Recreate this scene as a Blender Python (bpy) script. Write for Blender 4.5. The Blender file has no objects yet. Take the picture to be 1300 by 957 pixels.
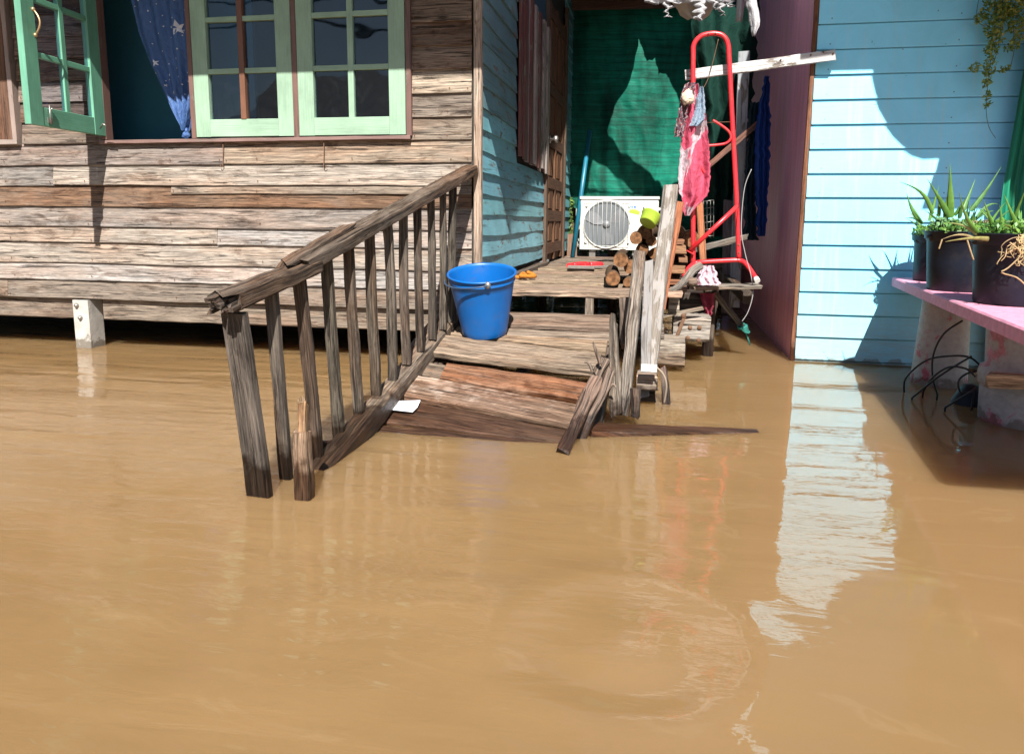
import bpy, bmesh, math, random
from mathutils import Vector, Matrix, noise
from mathutils.geometry import tessellate_polygon
rnd = random.Random(7)
sc = bpy.context.scene
COL = sc.collection

# ------------------------------------------------------------------ camera
F = 950.0; CX, CY = 650.0, 433.5; H = 0.75
Yc = Vector((186, -153.5, F)).normalized()
Dn = Vector((-50, (-50*186+F*F)/153.5, F)).normalized()
Zc = -Dn
Xc = Yc.cross(Zc).normalized()
def ray(px, py):
    d = Vector((px-CX, py-CY, F)).normalized()
    return Vector((d.dot(Xc), d.dot(Yc), d.dot(Zc)))
CAMP = Vector((0, 0, H))
def at(px, py, X=None, Y=None, Z=None):
    """surveyed point of the photograph at a known real depth or height"""
    d = ray(px, py)
    if X is not None: t = X/d.x
    elif Y is not None: t = Y/d.y
    else: t = (Z-H)/d.z
    return CAMP + d*t
def onplane(px, py, p, n):
    d = ray(px, py); n = Vector(n); p = Vector(p)
    return CAMP + d*((p-CAMP).dot(n)/d.dot(n))
cam = bpy.data.cameras.new('camera'); co = bpy.data.objects.new('camera', cam); COL.objects.link(co)
M = Matrix((Xc, Yc, Zc))          # rows: world axes in cv camera coords -> cam basis = rows
# cv camera axes in world: right=(Xc.x,Yc.x,Zc.x) etc
right = Vector((Xc.x, Yc.x, Zc.x)); down = Vector((Xc.y, Yc.y, Zc.y)); fwd = Vector((Xc.z, Yc.z, Zc.z))
R = Matrix((right, -down, -fwd)).transposed()
co.matrix_world = Matrix.Translation(CAMP) @ R.to_4x4()
cam.sensor_width = 36; cam.lens = 36*F/1300.0
cam.shift_x = 0; cam.shift_y = -(478.5-CY)/1300.0
cam.clip_start = 0.05; cam.clip_end = 2000
sc.camera = co

# ------------------------------------------------------------------ light
S = Vector((-0.167, 0.673, -0.720)).normalized()      # direction sunlight travels
el = math.asin(-S.z); az = math.atan2(-S.x, -S.y)
w = bpy.data.worlds.new('World'); sc.world = w; w.use_nodes = True
nt = w.node_tree; bg = nt.nodes['Background']
sky = nt.nodes.new('ShaderNodeTexSky'); sky.sky_type = 'NISHITA'; sky.sun_disc = False
sky.sun_elevation = el; sky.sun_rotation = az; sky.air_density = 1.0; sky.dust_density = 0.6
nt.links.new(sky.outputs[0], bg.inputs[0]); bg.inputs[1].default_value = 0.052
sl = bpy.data.lights.new('sun', 'SUN'); sl.energy = 5.0; sl.angle = math.radians(0.53); sl.color = (1.0, 0.955, 0.89)
so = bpy.data.objects.new('sun', sl); COL.objects.link(so)
so.rotation_euler = S.to_track_quat('-Z', 'Y').to_euler()
sc.view_settings.view_transform = 'Standard'; sc.view_settings.look = 'None'
sc.view_settings.exposure = 1.2; sc.view_settings.gamma = 1

# ------------------------------------------------------------------ materials
class NB:
    def __init__(s, name):
        s.m = bpy.data.materials.new(name); s.m.use_nodes = True
        s.t = s.m.node_tree; s.p = s.t.nodes['Principled BSDF']; s.out = s.t.nodes['Material Output']
    def n(s, ty, **k):
        o = s.t.nodes.new(ty)
        for a, b in k.items(): setattr(o, a, b)
        return o
    def l(s, a, b): s.t.links.new(a, b)
    def coords(s, kind='UV', scale=(1, 1, 1), loc=(0, 0, 0)):
        if kind == 'pos':
            g = s.n('ShaderNodeNewGeometry').outputs['Position']
        else:
            g = s.n('ShaderNodeTexCoord').outputs[kind]
        mp = s.n('ShaderNodeMapping'); mp.inputs['Scale'].default_value = scale; mp.inputs['Location'].default_value = loc
        s.l(g, mp.inputs['Vector']); return mp.outputs[0]
    def noise(s, vec, scale=1, detail=4, rough=.55, dist=0):
        o = s.n('ShaderNodeTexNoise'); s.l(vec, o.inputs['Vector'])
        o.inputs['Scale'].default_value = scale; o.inputs['Detail'].default_value = detail
        o.inputs['Roughness'].default_value = rough; o.inputs['Distortion'].default_value = dist
        return o.outputs['Fac']
    def ramp(s, fac, stops, interp='LINEAR'):
        o = s.n('ShaderNodeValToRGB'); s.l(fac, o.inputs[0]); cr = o.color_ramp; cr.interpolation = interp
        while len(cr.elements) < len(stops): cr.elements.new(.5)
        for e, (p, c) in zip(cr.elements, stops):
            e.position = p; e.color = (c, c, c, 1) if isinstance(c, (int, float)) else (*c, 1)
        return o.outputs[0]
    def mix(s, fac, a, b, mode='MIX'):
        o = s.n('ShaderNodeMix', data_type='RGBA', blend_type=mode)
        for sock, v in ((o.inputs[0], fac), (o.inputs[6], a), (o.inputs[7], b)):
            if isinstance(v, (int, float)): sock.default_value = v
            elif isinstance(v, tuple): sock.default_value = (*v, 1)
            else: s.l(v, sock)
        return o.outputs[2]
    def math(s, op, a, b=None, c=None, clamp=False):
        o = s.n('ShaderNodeMath', operation=op, use_clamp=clamp)
        for i, v in enumerate((a, b, c)):
            if v is None: continue
            if isinstance(v, (int, float)): o.inputs[i].default_value = v
            else: s.l(v, o.inputs[i])
        return o.outputs[0]
    def bump(s, h, dist=.002, strength=1.0, nrm=None):
        o = s.n('ShaderNodeBump'); s.l(h, o.inputs['Height']); o.inputs['Distance'].default_value = dist
        o.inputs['Strength'].default_value = strength
        if nrm: s.l(nrm, o.inputs['Normal'])
        return o.outputs[0]
    def tone(s):
        return s.n('ShaderNodeAttribute', attribute_name='tone').outputs['Color']
    def wetz(s, z0=0.0, z1=0.09):
        g = s.n('ShaderNodeNewGeometry').outputs['Position']
        sp = s.n('ShaderNodeSeparateXYZ'); s.l(g, sp.inputs[0])
        nz = s.noise(s.coords('pos'), 18, 3)
        z = s.math('ADD', sp.outputs['Z'], s.math('MULTIPLY', s.math('SUBTRACT', nz, .5), .16))
        mr = s.n('ShaderNodeMapRange'); s.l(z, mr.inputs[0])
        mr.inputs[1].default_value = z0; mr.inputs[2].default_value = z1; mr.inputs[3].default_value = 1; mr.inputs[4].default_value = 0
        return mr.outputs[0]
    def done(s, col=None, rough=None, normal=None, spec=None):
        if col is not None:
            if isinstance(col, tuple): s.p.inputs['Base Color'].default_value = (*col, 1)
            else: s.l(col, s.p.inputs['Base Color'])
        if rough is not None:
            if isinstance(rough, (int, float)): s.p.inputs['Roughness'].default_value = rough
            else: s.l(rough, s.p.inputs['Roughness'])
        if normal is not None: s.l(normal, s.p.inputs['Normal'])
        if spec is not None: s.p.inputs['Specular IOR Level'].default_value = spec
        return s.m

def wood_mat(name, contrast=1.0, cracks=1.0, wet=True, stain=1.0, pale=0.5, warm=.35):
    b = NB(name); t = b.tone()
    fine = b.noise(b.coords('UV', (14, 420, 1)), 1, 4, .6)
    mid = b.noise(b.coords('UV', (5, 130, 1), (7, 3, 0)), 1, 6, .7, .6)
    band = b.noise(b.coords('UV', (1.8, 38, 1)), 1, 6, .65, 1.4)
    blot = b.noise(b.coords('UV', (5, 20, 1), (1, 8, 0)), 1, 8, .72, .9)
    big = b.noise(b.coords('UV', (2.2, 7, 1), (5, 5, 0)), 1, 7, .7, .5)
    crk = b.noise(b.coords('UV', (3.0, 95, 1), (3, 9, 0)), 1, 5, .6, .9)
    def fac(n, a): return b.ramp(n, [(.36, 1-a*contrast), (.64, 1+a*.85*contrast)])
    c = b.mix(1.0, t, fac(fine, .42), 'MULTIPLY')
    c = b.mix(1.0, c, fac(mid, .58), 'MULTIPLY')
    c = b.mix(1.0, c, fac(band, .34), 'MULTIPLY')
    wm_ = b.noise(b.coords('UV', (1.1, 7, 1), (9, 1, 0)), 1, 4, .6)
    c = b.mix(b.math('MULTIPLY', b.ramp(wm_, [(.47, 0.0), (.6, 1.0)]), warm), c, b.mix(1.0, c, (1.15, .80, .58), 'MULTIPLY'))
    c = b.mix(b.math('MULTIPLY', b.ramp(big, [(.5, 0.0), (.62, 1.0)]), pale), c, b.mix(.5, c, (.285, .24, .20)))
    c = b.mix(b.math('MULTIPLY', b.ramp(blot, [(.52, 0.0), (.63, 1.0)]), .75*stain), c, b.mix(1.0, c, (.36, .29, .25), 'MULTIPLY'))
    ck = b.ramp(crk, [(.37, 1.0), (.40, 0.0)])
    c = b.mix(b.math('MULTIPLY', ck, .85*cracks), c, (.012, .008, .006))
    vo = b.n('ShaderNodeTexVoronoi', feature='F1'); b.l(b.coords('UV', (2.3, 9, 1)), vo.inputs['Vector']); vo.inputs['Scale'].default_value = 1
    kn = b.ramp(vo.outputs['Distance'], [(.035, 1.0), (.08, 0.0)])
    c = b.mix(b.math('MULTIPLY', kn, .8), c, (.018, .012, .008))
    r = .85
    if wet:
        wf = b.wetz(0.075, .115)
        c = b.mix(b.math('MULTIPLY', wf, .9), c, b.mix(1.0, c, (.17, .115, .085) if wet is True else wet, 'MULTIPLY'))
        r = b.math('SUBTRACT', .85, b.math('MULTIPLY', wf, .45))
    h = b.math('ADD', b.math('MULTIPLY', fine, .35), b.math('ADD', b.math('MULTIPLY', mid, .9), b.math('ADD', b.math('MULTIPLY', band, .7), b.math('MULTIPLY', ck, -.9))))
    return b.done(c, r, b.bump(h, .0032, 1.0), .25)

def paint_wood(name, worn=.5, col=None, gloss=.5):
    """paint over weathered boards, peeling in patches"""
    b = NB(name); t = b.tone()
    fine = b.noise(b.coords('UV', (6, 200, 1)), 1, 4, .6)
    pn = b.noise(b.coords('UV', (6, 20, 1)), 1, 7, .68, .5)
    dirt = b.noise(b.coords('UV', (3, 5, 1)), 1, 5, .65)
    c = b.mix(1.0, t, b.ramp(dirt, [(.3, .72), (.7, 1.12)]), 'MULTIPLY')
    c = b.mix(1.0, c, b.ramp(fine, [(.3, .86), (.7, 1.1)]), 'MULTIPLY')
    ck = b.ramp(b.noise(b.coords('UV', (1.6, 60, 1), (2, 6, 0)), 1, 4, .55, .8), [(.31+.09*worn, 1.0), (.35+.09*worn, 0.0)])
    wm = b.ramp(pn, [(.70-.3*worn, 0.0), (.76-.3*worn, 1.0)])
    bare = b.mix(1.0, (.15, .125, .10), b.ramp(fine, [(.3, .4), (.7, 1.5)]), 'MULTIPLY')
    c = b.mix(wm, c, bare)
    c = b.mix(b.math('MULTIPLY', ck, min(.85, worn*1.3)), c, (.03, .022, .016))
    h = b.math('SUBTRACT', b.math('MULTIPLY', fine, .3), wm)
    return b.done(c, gloss, b.bump(h, .0012, .8), .35)

def plain(name, col, rough=.6, var=.12, vscale=8, bump=0.0, bscale=60, spec=.5, metal=0, tone=False, coat=0, dirt=0.0):
    b = NB(name)
    n1 = b.noise(b.coords('pos'), vscale, 6, .6)
    base = b.tone() if tone else col
    c = b.mix(1.0, base, b.ramp(n1, [(.25, 1-var), (.75, 1+var)]), 'MULTIPLY')
    if dirt:
        n3 = b.noise(b.coords('pos', (1, 1, 1), (5, 3, 1)), 14, 8, .7)
        c = b.mix(b.math('MULTIPLY', b.ramp(n3, [(.5, 0.0), (.68, 1.0)]), dirt), c, (.10, .075, .05))
    nr = None
    if bump:
        n2 = b.noise(b.coords('pos'), bscale, 5, .6); nr = b.bump(n2, bump, 1)
    b.p.inputs['Metallic'].default_value = metal
    b.p.inputs['Coat Weight'].default_value = coat
    return b.done(c, rough, nr, spec)

def cloth_mat(name, col, trans=.25, var=.15, weave=700, pattern=None, stripes=None, rough=.85):
    b = NB(name)
    n1 = b.noise(b.coords('UV'), 5, 5, .6)
    c = b.mix(1.0, col, b.ramp(n1, [(.25, 1-var), (.75, 1+var)]), 'MULTIPLY')
    if pattern:
        n2 = b.noise(b.coords('UV'), pattern[0], 4, .55, 1)
        c = b.mix(b.ramp(n2, [(pattern[2]-.015, 0.0), (pattern[2]+.015, 1.0)]), c, pattern[1])
        if len(pattern) > 3:
            n3 = b.noise(b.coords('UV', (1, 1, 1), (4, 7, 0)), pattern[0]*1.3, 3, .5, 1)
            c = b.mix(b.ramp(n3, [(.58, 0.0), (.6, 1.0)]), c, pattern[3])
    if stripes:
        wv = b.n('ShaderNodeTexWave', wave_type='BANDS', bands_direction=stripes[2] if len(stripes) > 2 else 'Y'); b.l(b.coords('UV'), wv.inputs['Vector'])
        wv.inputs['Scale'].default_value = stripes[0]; wv.inputs['Distortion'].default_value = .6
        c = b.mix(b.ramp(wv.outputs['Fac'], [(.45, 0.0), (.55, 1.0)]), c, stripes[1])
    wr = b.noise(b.coords('UV'), 22, 5, .6, .6)
    nm = b.bump(wr, .014, .9)
    b.done(c, rough, nm, .25)
    if trans:
        tr = b.n('ShaderNodeBsdfTranslucent'); b.l(c, tr.inputs[0]); b.l(nm, tr.inputs['Normal'])
        mx = b.n('ShaderNodeMixShader'); mx.inputs[0].default_value = trans
        b.l(b.p.outputs[0], mx.inputs[1]); b.l(tr.outputs[0], mx.inputs[2]); b.l(mx.outputs[0], b.out.inputs[0])
    return b.m

W_WALL = wood_mat('weathered_siding', .8, .9, False, 1.0, .4, .35)
W_OLD = wood_mat('old_grey_wood', 1.15, 1.0, True, 1.0, .35, .6)
W_DECK = wood_mat('deck_wood', 1.0, 1.0, (.46, .36, .29), .9, .35)
W_PLAIN = wood_mat('sawn_timber', .55, .3, True, .4, .1)
P_BLUE = paint_wood('blue_peeling_paint', .42)
P_SHED = paint_wood('red_peeling_paint', .55)
P_WHITE = paint_wood('white_peeling_paint', .50); P_SCUFF = paint_wood('scuffed_paint_plank', .95); P_WORN = paint_wood('mostly_bare_white_paint', .80)
P_GREEN = paint_wood('mint_window_paint', .10, gloss=.42)
P_FRAME = paint_wood('pink_brown_frame_paint', .30)
W_DOOR = wood_mat('door_wood', .4, .3, False, .5, .05)
DARK = plain('shade_black', (.012, .010, .008), .9)
ROOM = plain('teal_room_paint', (.02, .12, .17), .7, .2, 2)
def mk_conc():
    b = NB('pale_concrete'); n1 = b.noise(b.coords('pos'), 14, 6, .65); n2 = b.noise(b.coords('pos'), 70, 4)
    c = b.mix(1.0, (.40, .38, .345), b.ramp(n1, [(.35, .8), (.65, 1.1)]), 'MULTIPLY')
    wf = b.wetz(.03, .045); c = b.mix(b.math('MULTIPLY', wf, .8), c, (.11, .09, .065))
    return b.done(c, .8, b.bump(b.math('ADD', n1, n2), .002), .3)
CONC = mk_conc()
METAL = plain('dull_steel', (.35, .33, .30), .4, .2, 30, 0, 60, .5, .8)
RUST = plain('rusty_wire', (.12, .06, .03), .8, .4, 40)
BLACKRUB = plain('black_cable_rubber', (.012, .012, .014), .45, .2, 30)
REDP = plain('red_enamel', (.62, .022, .03), .32, .12, 12, .0004, 80, .5, 0, coat=.2, dirt=.35)
WHITEP = plain('white_plastic_cap', (.75, .74, .7), .5, .1, 20)
BUCKET = plain('blue_plastic', (.001, .105, .37), .40, .10, 9, .0003, 30, .5, dirt=.22)
POT = plain('black_plastic_pot', (.009, .012, .021), .5, .3, 9, .0006, 40, .25, dirt=.12)
SOIL = plain('potting_soil', (.05, .035, .022), .95, .5, 60, .01, 90)
ACW = plain('white_ac_enamel', (.62, .62, .57), .4, .05, 6, 0, 60, .5, dirt=.08)
ACG = plain('grey_fan_plastic', (.12, .135, .145), .5, .15, 10)
ACWIRE = plain('white_grille_wire', (.62, .62, .58), .5, .05, 20)
LIME = plain('lime_plastic', (.30, .42, .04), .4, .15, 12)
PIPE = plain('blue_pvc', (.008, .13, .20), .4, .15, 10)
BARK = plain('log_bark', (.075, .045, .027), .9, .45, 30, .006, 60, .2)
CUT = None
PAPER = plain('white_paper', (.8, .8, .84), .8, .04, 20)
BLUEINK = plain('blue_ink', (.03, .12, .4), .6)
ORANGE = cloth_mat('orange_rope_fibre', (.40, .15, .02), .1)
GREENROPE = plain('green_rope', (.02, .17, .14), .8, .4, 80, .003, 200)
GRASSM = plain('leaf_green_far', (.09, .16, .03), .7, .4, 30, tone=True)
LEAF = None

def mk_cut():
    b = NB('log_end_grain'); g = b.n('ShaderNodeTexWave', wave_type='RINGS', rings_direction='Y')
    b.l(b.coords('UV'), g.inputs['Vector']); g.inputs['Scale'].default_value = 40; g.inputs['Distortion'].default_value = 3
    n1 = b.noise(b.coords('pos'), 45, 5)
    c = b.mix(1.0, (.15, .072, .032), b.ramp(n1, [(.36, .35), (.64, 1.6)]), 'MULTIPLY')
    c = b.mix(b.math('MULTIPLY', g.outputs['Fac'], .35), c, (.15, .07, .03))
    return b.done(c, .85, b.bump(n1, .003), .2)
CUT = mk_cut()

def mk_leaf(name, rough=.45, trans=.25):
    b = NB(name); t = b.tone()
    n1 = b.noise(b.coords('pos'), 40, 4)
    c = b.mix(1.0, t, b.ramp(n1, [(.3, .75), (.7, 1.25)]), 'MULTIPLY')
    b.done(c, rough, None, .4)
    tr = b.n('ShaderNodeBsdfTranslucent'); b.l(c, tr.inputs[0])
    mx = b.n('ShaderNodeMixShader'); mx.inputs[0].default_value = trans
    b.l(b.p.outputs[0], mx.inputs[1]); b.l(tr.outputs[0], mx.inputs[2]); b.l(mx.outputs[0], b.out.inputs[0])
    return b.m
LEAF = mk_leaf('leaf'); ALOE = mk_leaf('aloe_leaf', .38, .1)

def mk_glass():
    b = NB('window_glass')
    tr = b.n('ShaderNodeBsdfTransparent'); tr.inputs[0].default_value = (.72, .80, .95, 1)
    gl = b.n('ShaderNodeBsdfGlossy'); gl.inputs['Roughness'].default_value = .02; gl.inputs[0].default_value = (1, 1, 1, 1)
    lw = b.n('ShaderNodeLayerWeight'); lw.inputs[0].default_value = .5
    fr = b.math('ADD', b.math('MULTIPLY', b.math('POWER', lw.outputs['Facing'], 5.0), .9), .045)
    dn = b.noise(b.coords('pos'), 22, 7, .7)
    df = b.n('ShaderNodeBsdfDiffuse'); df.inputs[0].default_value = (.16, .17, .18, 1)
    nb = b.bump(b.noise(b.coords('pos'), 2.2, 2), .01, .35); b.l(nb, gl.inputs['Normal'])
    m1 = b.n('ShaderNodeMixShader'); b.l(b.math('MULTIPLY', b.ramp(dn, [(.5, 0.0), (.75, .35)]), .12), m1.inputs[0]); b.l(tr.outputs[0], m1.inputs[1]); b.l(df.outputs[0], m1.inputs[2])
    m2 = b.n('ShaderNodeMixShader'); b.l(b.math('MULTIPLY', fr, 1.35, clamp=True), m2.inputs[0]); b.l(m1.outputs[0], m2.inputs[1]); b.l(gl.outputs[0], m2.inputs[2])
    b.l(m2.outputs[0], b.out.inputs[0]); return b.m
GLASS = mk_glass()

def mk_water():
    b = NB('muddy_flood_water')
    pos = b.coords('pos')
    sw = b.noise(b.coords('pos', (.8, 1.6, 1)), 1.1, 4, .55, 1.5)
    c = b.mix(b.ramp(sw, [(.3, 0.0), (.7, 1.0)]), (.190, .115, .050), (.210, .129, .058))
    st = b.noise(b.coords('pos', (1.2, 3.0, 1), (3, 1, 0)), 1.6, 5, .55, 2.5)
    c = b.mix(b.math('MULTIPLY', b.ramp(st, [(.60, 0.0), (.66, .6), (.7, 0.0)]), .25), c, (.30, .21, .12))
    # ripples: gentle swell + cat's-paw patches; calmer by the blue house
    sep = b.n('ShaderNodeSeparateXYZ'); b.l(pos, sep.inputs[0])
    h1 = b.noise(b.coords('pos', (.55, 2.6, 1)), 2.0, 2, .4, .6)
    h2 = b.noise(b.coords('pos', (2.0, 7.5, 1), (2, 0, 0)), 3.2, 3, .5, .7)
    h3 = b.noise(b.coords('pos', (1, 1.5, 1), (0, 4, 0)), 26, 3, .6, .5)
    patch = b.ramp(b.noise(b.coords('pos', (.8, 1.4, 1), (7, 2, 0)), 1.3, 2), [(.42, .12), (.62, 1.0)])
    mx = b.n('ShaderNodeMapRange'); b.l(sep.outputs['X'], mx.inputs[0])
    mx.inputs[1].default_value = -.5; mx.inputs[2].default_value = .5; mx.inputs[3].default_value = 1; mx.inputs[4].default_value = .10
    left = mx.outputs[0]
    hh = b.math('MULTIPLY', h1, b.math('ADD', b.math('MULTIPLY', left, .80), .16))
    hh = b.math('ADD', hh, b.math('MULTIPLY', b.math('MULTIPLY', h2, left), .20))
    hh = b.math('ADD', hh, b.math('MULTIPLY', h2, .009))
    hh = b.math('ADD', hh, b.math('MULTIPLY', b.math('MULTIPLY', h3, patch), b.math('ADD', b.math('MULTIPLY', left, .020), .0009)))
    # spreading rings in the right foreground
    rc = at(835, 790, Z=0)
    vs = b.n('ShaderNodeVectorMath', operation='DISTANCE'); vs.inputs[1].default_value = (rc.x, rc.y, 0)
    wob = b.n('ShaderNodeVectorMath', operation='ADD'); b.l(pos, wob.inputs[0])
    nw = b.n('ShaderNodeTexNoise'); b.l(pos, nw.inputs['Vector']); nw.inputs['Scale'].default_value = 2.5
    sc_ = b.n('ShaderNodeVectorMath', operation='SCALE'); b.l(nw.outputs['Color'], sc_.inputs[0]); sc_.inputs['Scale'].default_value = .14
    b.l(sc_.outputs[0], wob.inputs[1]); b.l(wob.outputs[0], vs.inputs[0])
    d = vs.outputs['Value']
    ringw = b.math('SINE', b.math('MULTIPLY', d, 30))
    env = b.n('ShaderNodeMapRange'); env.interpolation_type = 'SMOOTHSTEP'; b.l(d, env.inputs[0])
    env.inputs[1].default_value = .43; env.inputs[2].default_value = .18; env.inputs[3].default_value = 0; env.inputs[4].default_value = .30
    hh = b.math('ADD', hh, b.math('MULTIPLY', ringw, env.outputs[0]))
    nr = b.bump(hh, .012, 1.0)
    b.p.inputs['IOR'].default_value = 1.40
    b.p.inputs['Subsurface Weight'].default_value = .85; b.p.inputs['Subsurface Radius'].default_value = (1.0, .72, .45); b.p.inputs['Subsurface Scale'].default_value = .30; b.m.node_tree.nodes['Principled BSDF'].subsurface_method = 'BURLEY'
    return b.done(c, .006, nr, .5)
WATER = mk_water()

def mk_net():
    b = NB('green_shade_net')
    wv = b.n('ShaderNodeTexWave', wave_type='BANDS', bands_direction='Y'); b.l(b.coords('UV'), wv.inputs['Vector'])
    wv.inputs['Scale'].default_value = 11; wv.inputs['Distortion'].default_value = 1.2; wv.inputs['Detail'].default_value = 3
    n1 = b.noise(b.coords('UV', (9, 75, 1)), 1, 5, .7)
    n2 = b.noise(b.coords('UV'), 2.4, 4, .6)
    c = b.mix(1.0, (.002, .135, .088), b.ramp(wv.outputs['Fac'], [(.0, .65), (.10, 1.0)]), 'MULTIPLY')
    c = b.mix(1.0, c, b.ramp(n1, [(.36, .65), (.64, 1.3)]), 'MULTIPLY')
    n3 = b.noise(b.coords('UV', (9, 1.2, 1)), 2, 5, .65, .6)  # vertical dark streaks paint the shade of folds into the net colour
    c = b.mix(1.0, c, b.ramp(n3, [(.38, .55), (.58, 1.15)]), 'MULTIPLY')
    c = b.mix(1.0, c, b.ramp(n2, [(.38, .55), (.62, 1.25)]), 'MULTIPLY')
    wr = b.noise(b.coords('UV'), 4, 5, .6, .8)
    nm = b.bump(wr, .05, .6)
    b.done(c, .7, nm, .25)
    tr = b.n('ShaderNodeBsdfTranslucent'); b.l(c, tr.inputs[0])
    mx = b.n('ShaderNodeMixShader'); mx.inputs[0].default_value = .15
    b.l(b.p.outputs[0], mx.inputs[1]); b.l(tr.outputs[0], mx.inputs[2]); b.l(mx.outputs[0], b.out.inputs[0])
    return b.m
NET = mk_net()

def mk_bluewall():
    b = NB('light_blue_board_paint')
    sep = b.n('ShaderNodeSeparateXYZ'); b.l(b.n('ShaderNodeNewGeometry').outputs['Position'], sep.inputs[0])
    n1 = b.noise(b.coords('pos', (1, 1, 1)), 3.2, 6, .65, 1)
    n2 = b.noise(b.coords('pos', (4, 1, 26)), 3, 6, .7, .3)
    c = b.mix(1.0, (.235, .69, .91), b.ramp(n1, [(.3, .90), (.7, 1.05)]), 'MULTIPLY')
    n4 = b.noise(b.coords('pos', (24, 1, 1.3)), 1.5, 5, .65)
    c = b.mix(b.math('MULTIPLY', b.ramp(n4, [(.52, 0.0), (.7, 1.0)]), .28), c, (.42, .62, .68))
    dx = b.math('LESS_THAN', b.math('ABSOLUTE', b.math('SUBTRACT', b.math('FLOORED_MODULO', b.math('SUBTRACT', sep.outputs['X'], .82), .6), .003)), .0032)
    dz = b.math('LESS_THAN', b.math('ABSOLUTE', b.math('SUBTRACT', b.math('FLOORED_MODULO', b.math('SUBTRACT', sep.outputs['Z'], .007), .1235), .030)), .0032)
    c = b.mix(b.math('MULTIPLY', b.math('MULTIPLY', dx, dz), .8), c, (.10, .06, .04))
    z = b.math('ADD', sep.outputs['Z'], b.math('MULTIPLY', b.math('SUBTRACT', n1, .5), .35))
    mr = b.n('ShaderNodeMapRange'); b.l(z, mr.inputs[0]); mr.inputs[1].default_value = .08; mr.inputs[2].default_value = .42; mr.inputs[3].default_value = 1; mr.inputs[4].default_value = 0
    f = b.math('MULTIPLY', mr.outputs[0], b.ramp(n2, [(.3, .35), (.65, 1.0)]))
    c = b.mix(b.math('MULTIPLY', f, .6), c, (.33, .33, .27))
    wf = b.wetz(.01, .022); c = b.mix(b.math('MULTIPLY', wf, .65), c, (.16, .13, .09))
    sp = b.noise(b.coords('pos', (1, 1, 1), (2, 2, 2)), 26, 3, .5)
    c = b.mix(b.math('MULTIPLY', b.ramp(sp, [(.735, 0.0), (.75, 1.0)]), .7), c, (.12, .08, .05))
    return b.done(c, .42, b.bump(n2, .0006), .4)
BLUEW = mk_bluewall()
def mk_pink():
    b = NB('maroon_pink_board_paint')
    n1 = b.noise(b.coords('pos', (1, 3, .4)), 5, 6, .6)
    n2 = b.noise(b.coords('pos', (1, 30, 1)), 3, 5, .6)
    c = b.mix(1.0, (.70, .33, .46), b.ramp(n1, [(.3, .82), (.7, 1.15)]), 'MULTIPLY')
    c = b.mix(1.0, c, b.ramp(n2, [(.3, .93), (.7, 1.06)]), 'MULTIPLY')
    return b.done(c, .5, b.bump(n2, .001), .4)
PINKW = mk_pink()
def mk_slab(name, base, chip, thr=.6):
    b = NB(name); n1 = b.noise(b.coords('pos'), 9, 7, .68, .6); n0 = b.noise(b.coords('pos'), 40, 4)
    c = b.mix(1.0, base, b.ramp(n0, [(.3, .86), (.7, 1.12)]), 'MULTIPLY')
    c = b.mix(b.ramp(n1, [(thr-.02, 0.0), (thr+.03, 1.0)]), c, b.mix(1.0, chip, b.ramp(n0, [(.3, .75), (.7, 1.2)]), 'MULTIPLY'))
    wf = b.wetz(.02, .04); c = b.mix(b.math('MULTIPLY', wf, .8), c, b.mix(1.0, c, (.4, .33, .28), 'MULTIPLY'))
    return b.done(c, .7, b.bump(b.math('ADD', n1, b.math('MULTIPLY', n0, .4)), .004, .8), .3)
SLAB = mk_slab('pink_painted_concrete', (.62, .26, .36), (.42, .35, .34), .66)
PIER = mk_slab('flaking_pink_concrete', (.40, .37, .34), (.48, .13, .16), .57)
PIERG = mk_slab('grey_pink_concrete', (.38, .37, .38), (.46, .20, .24), .58)

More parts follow.
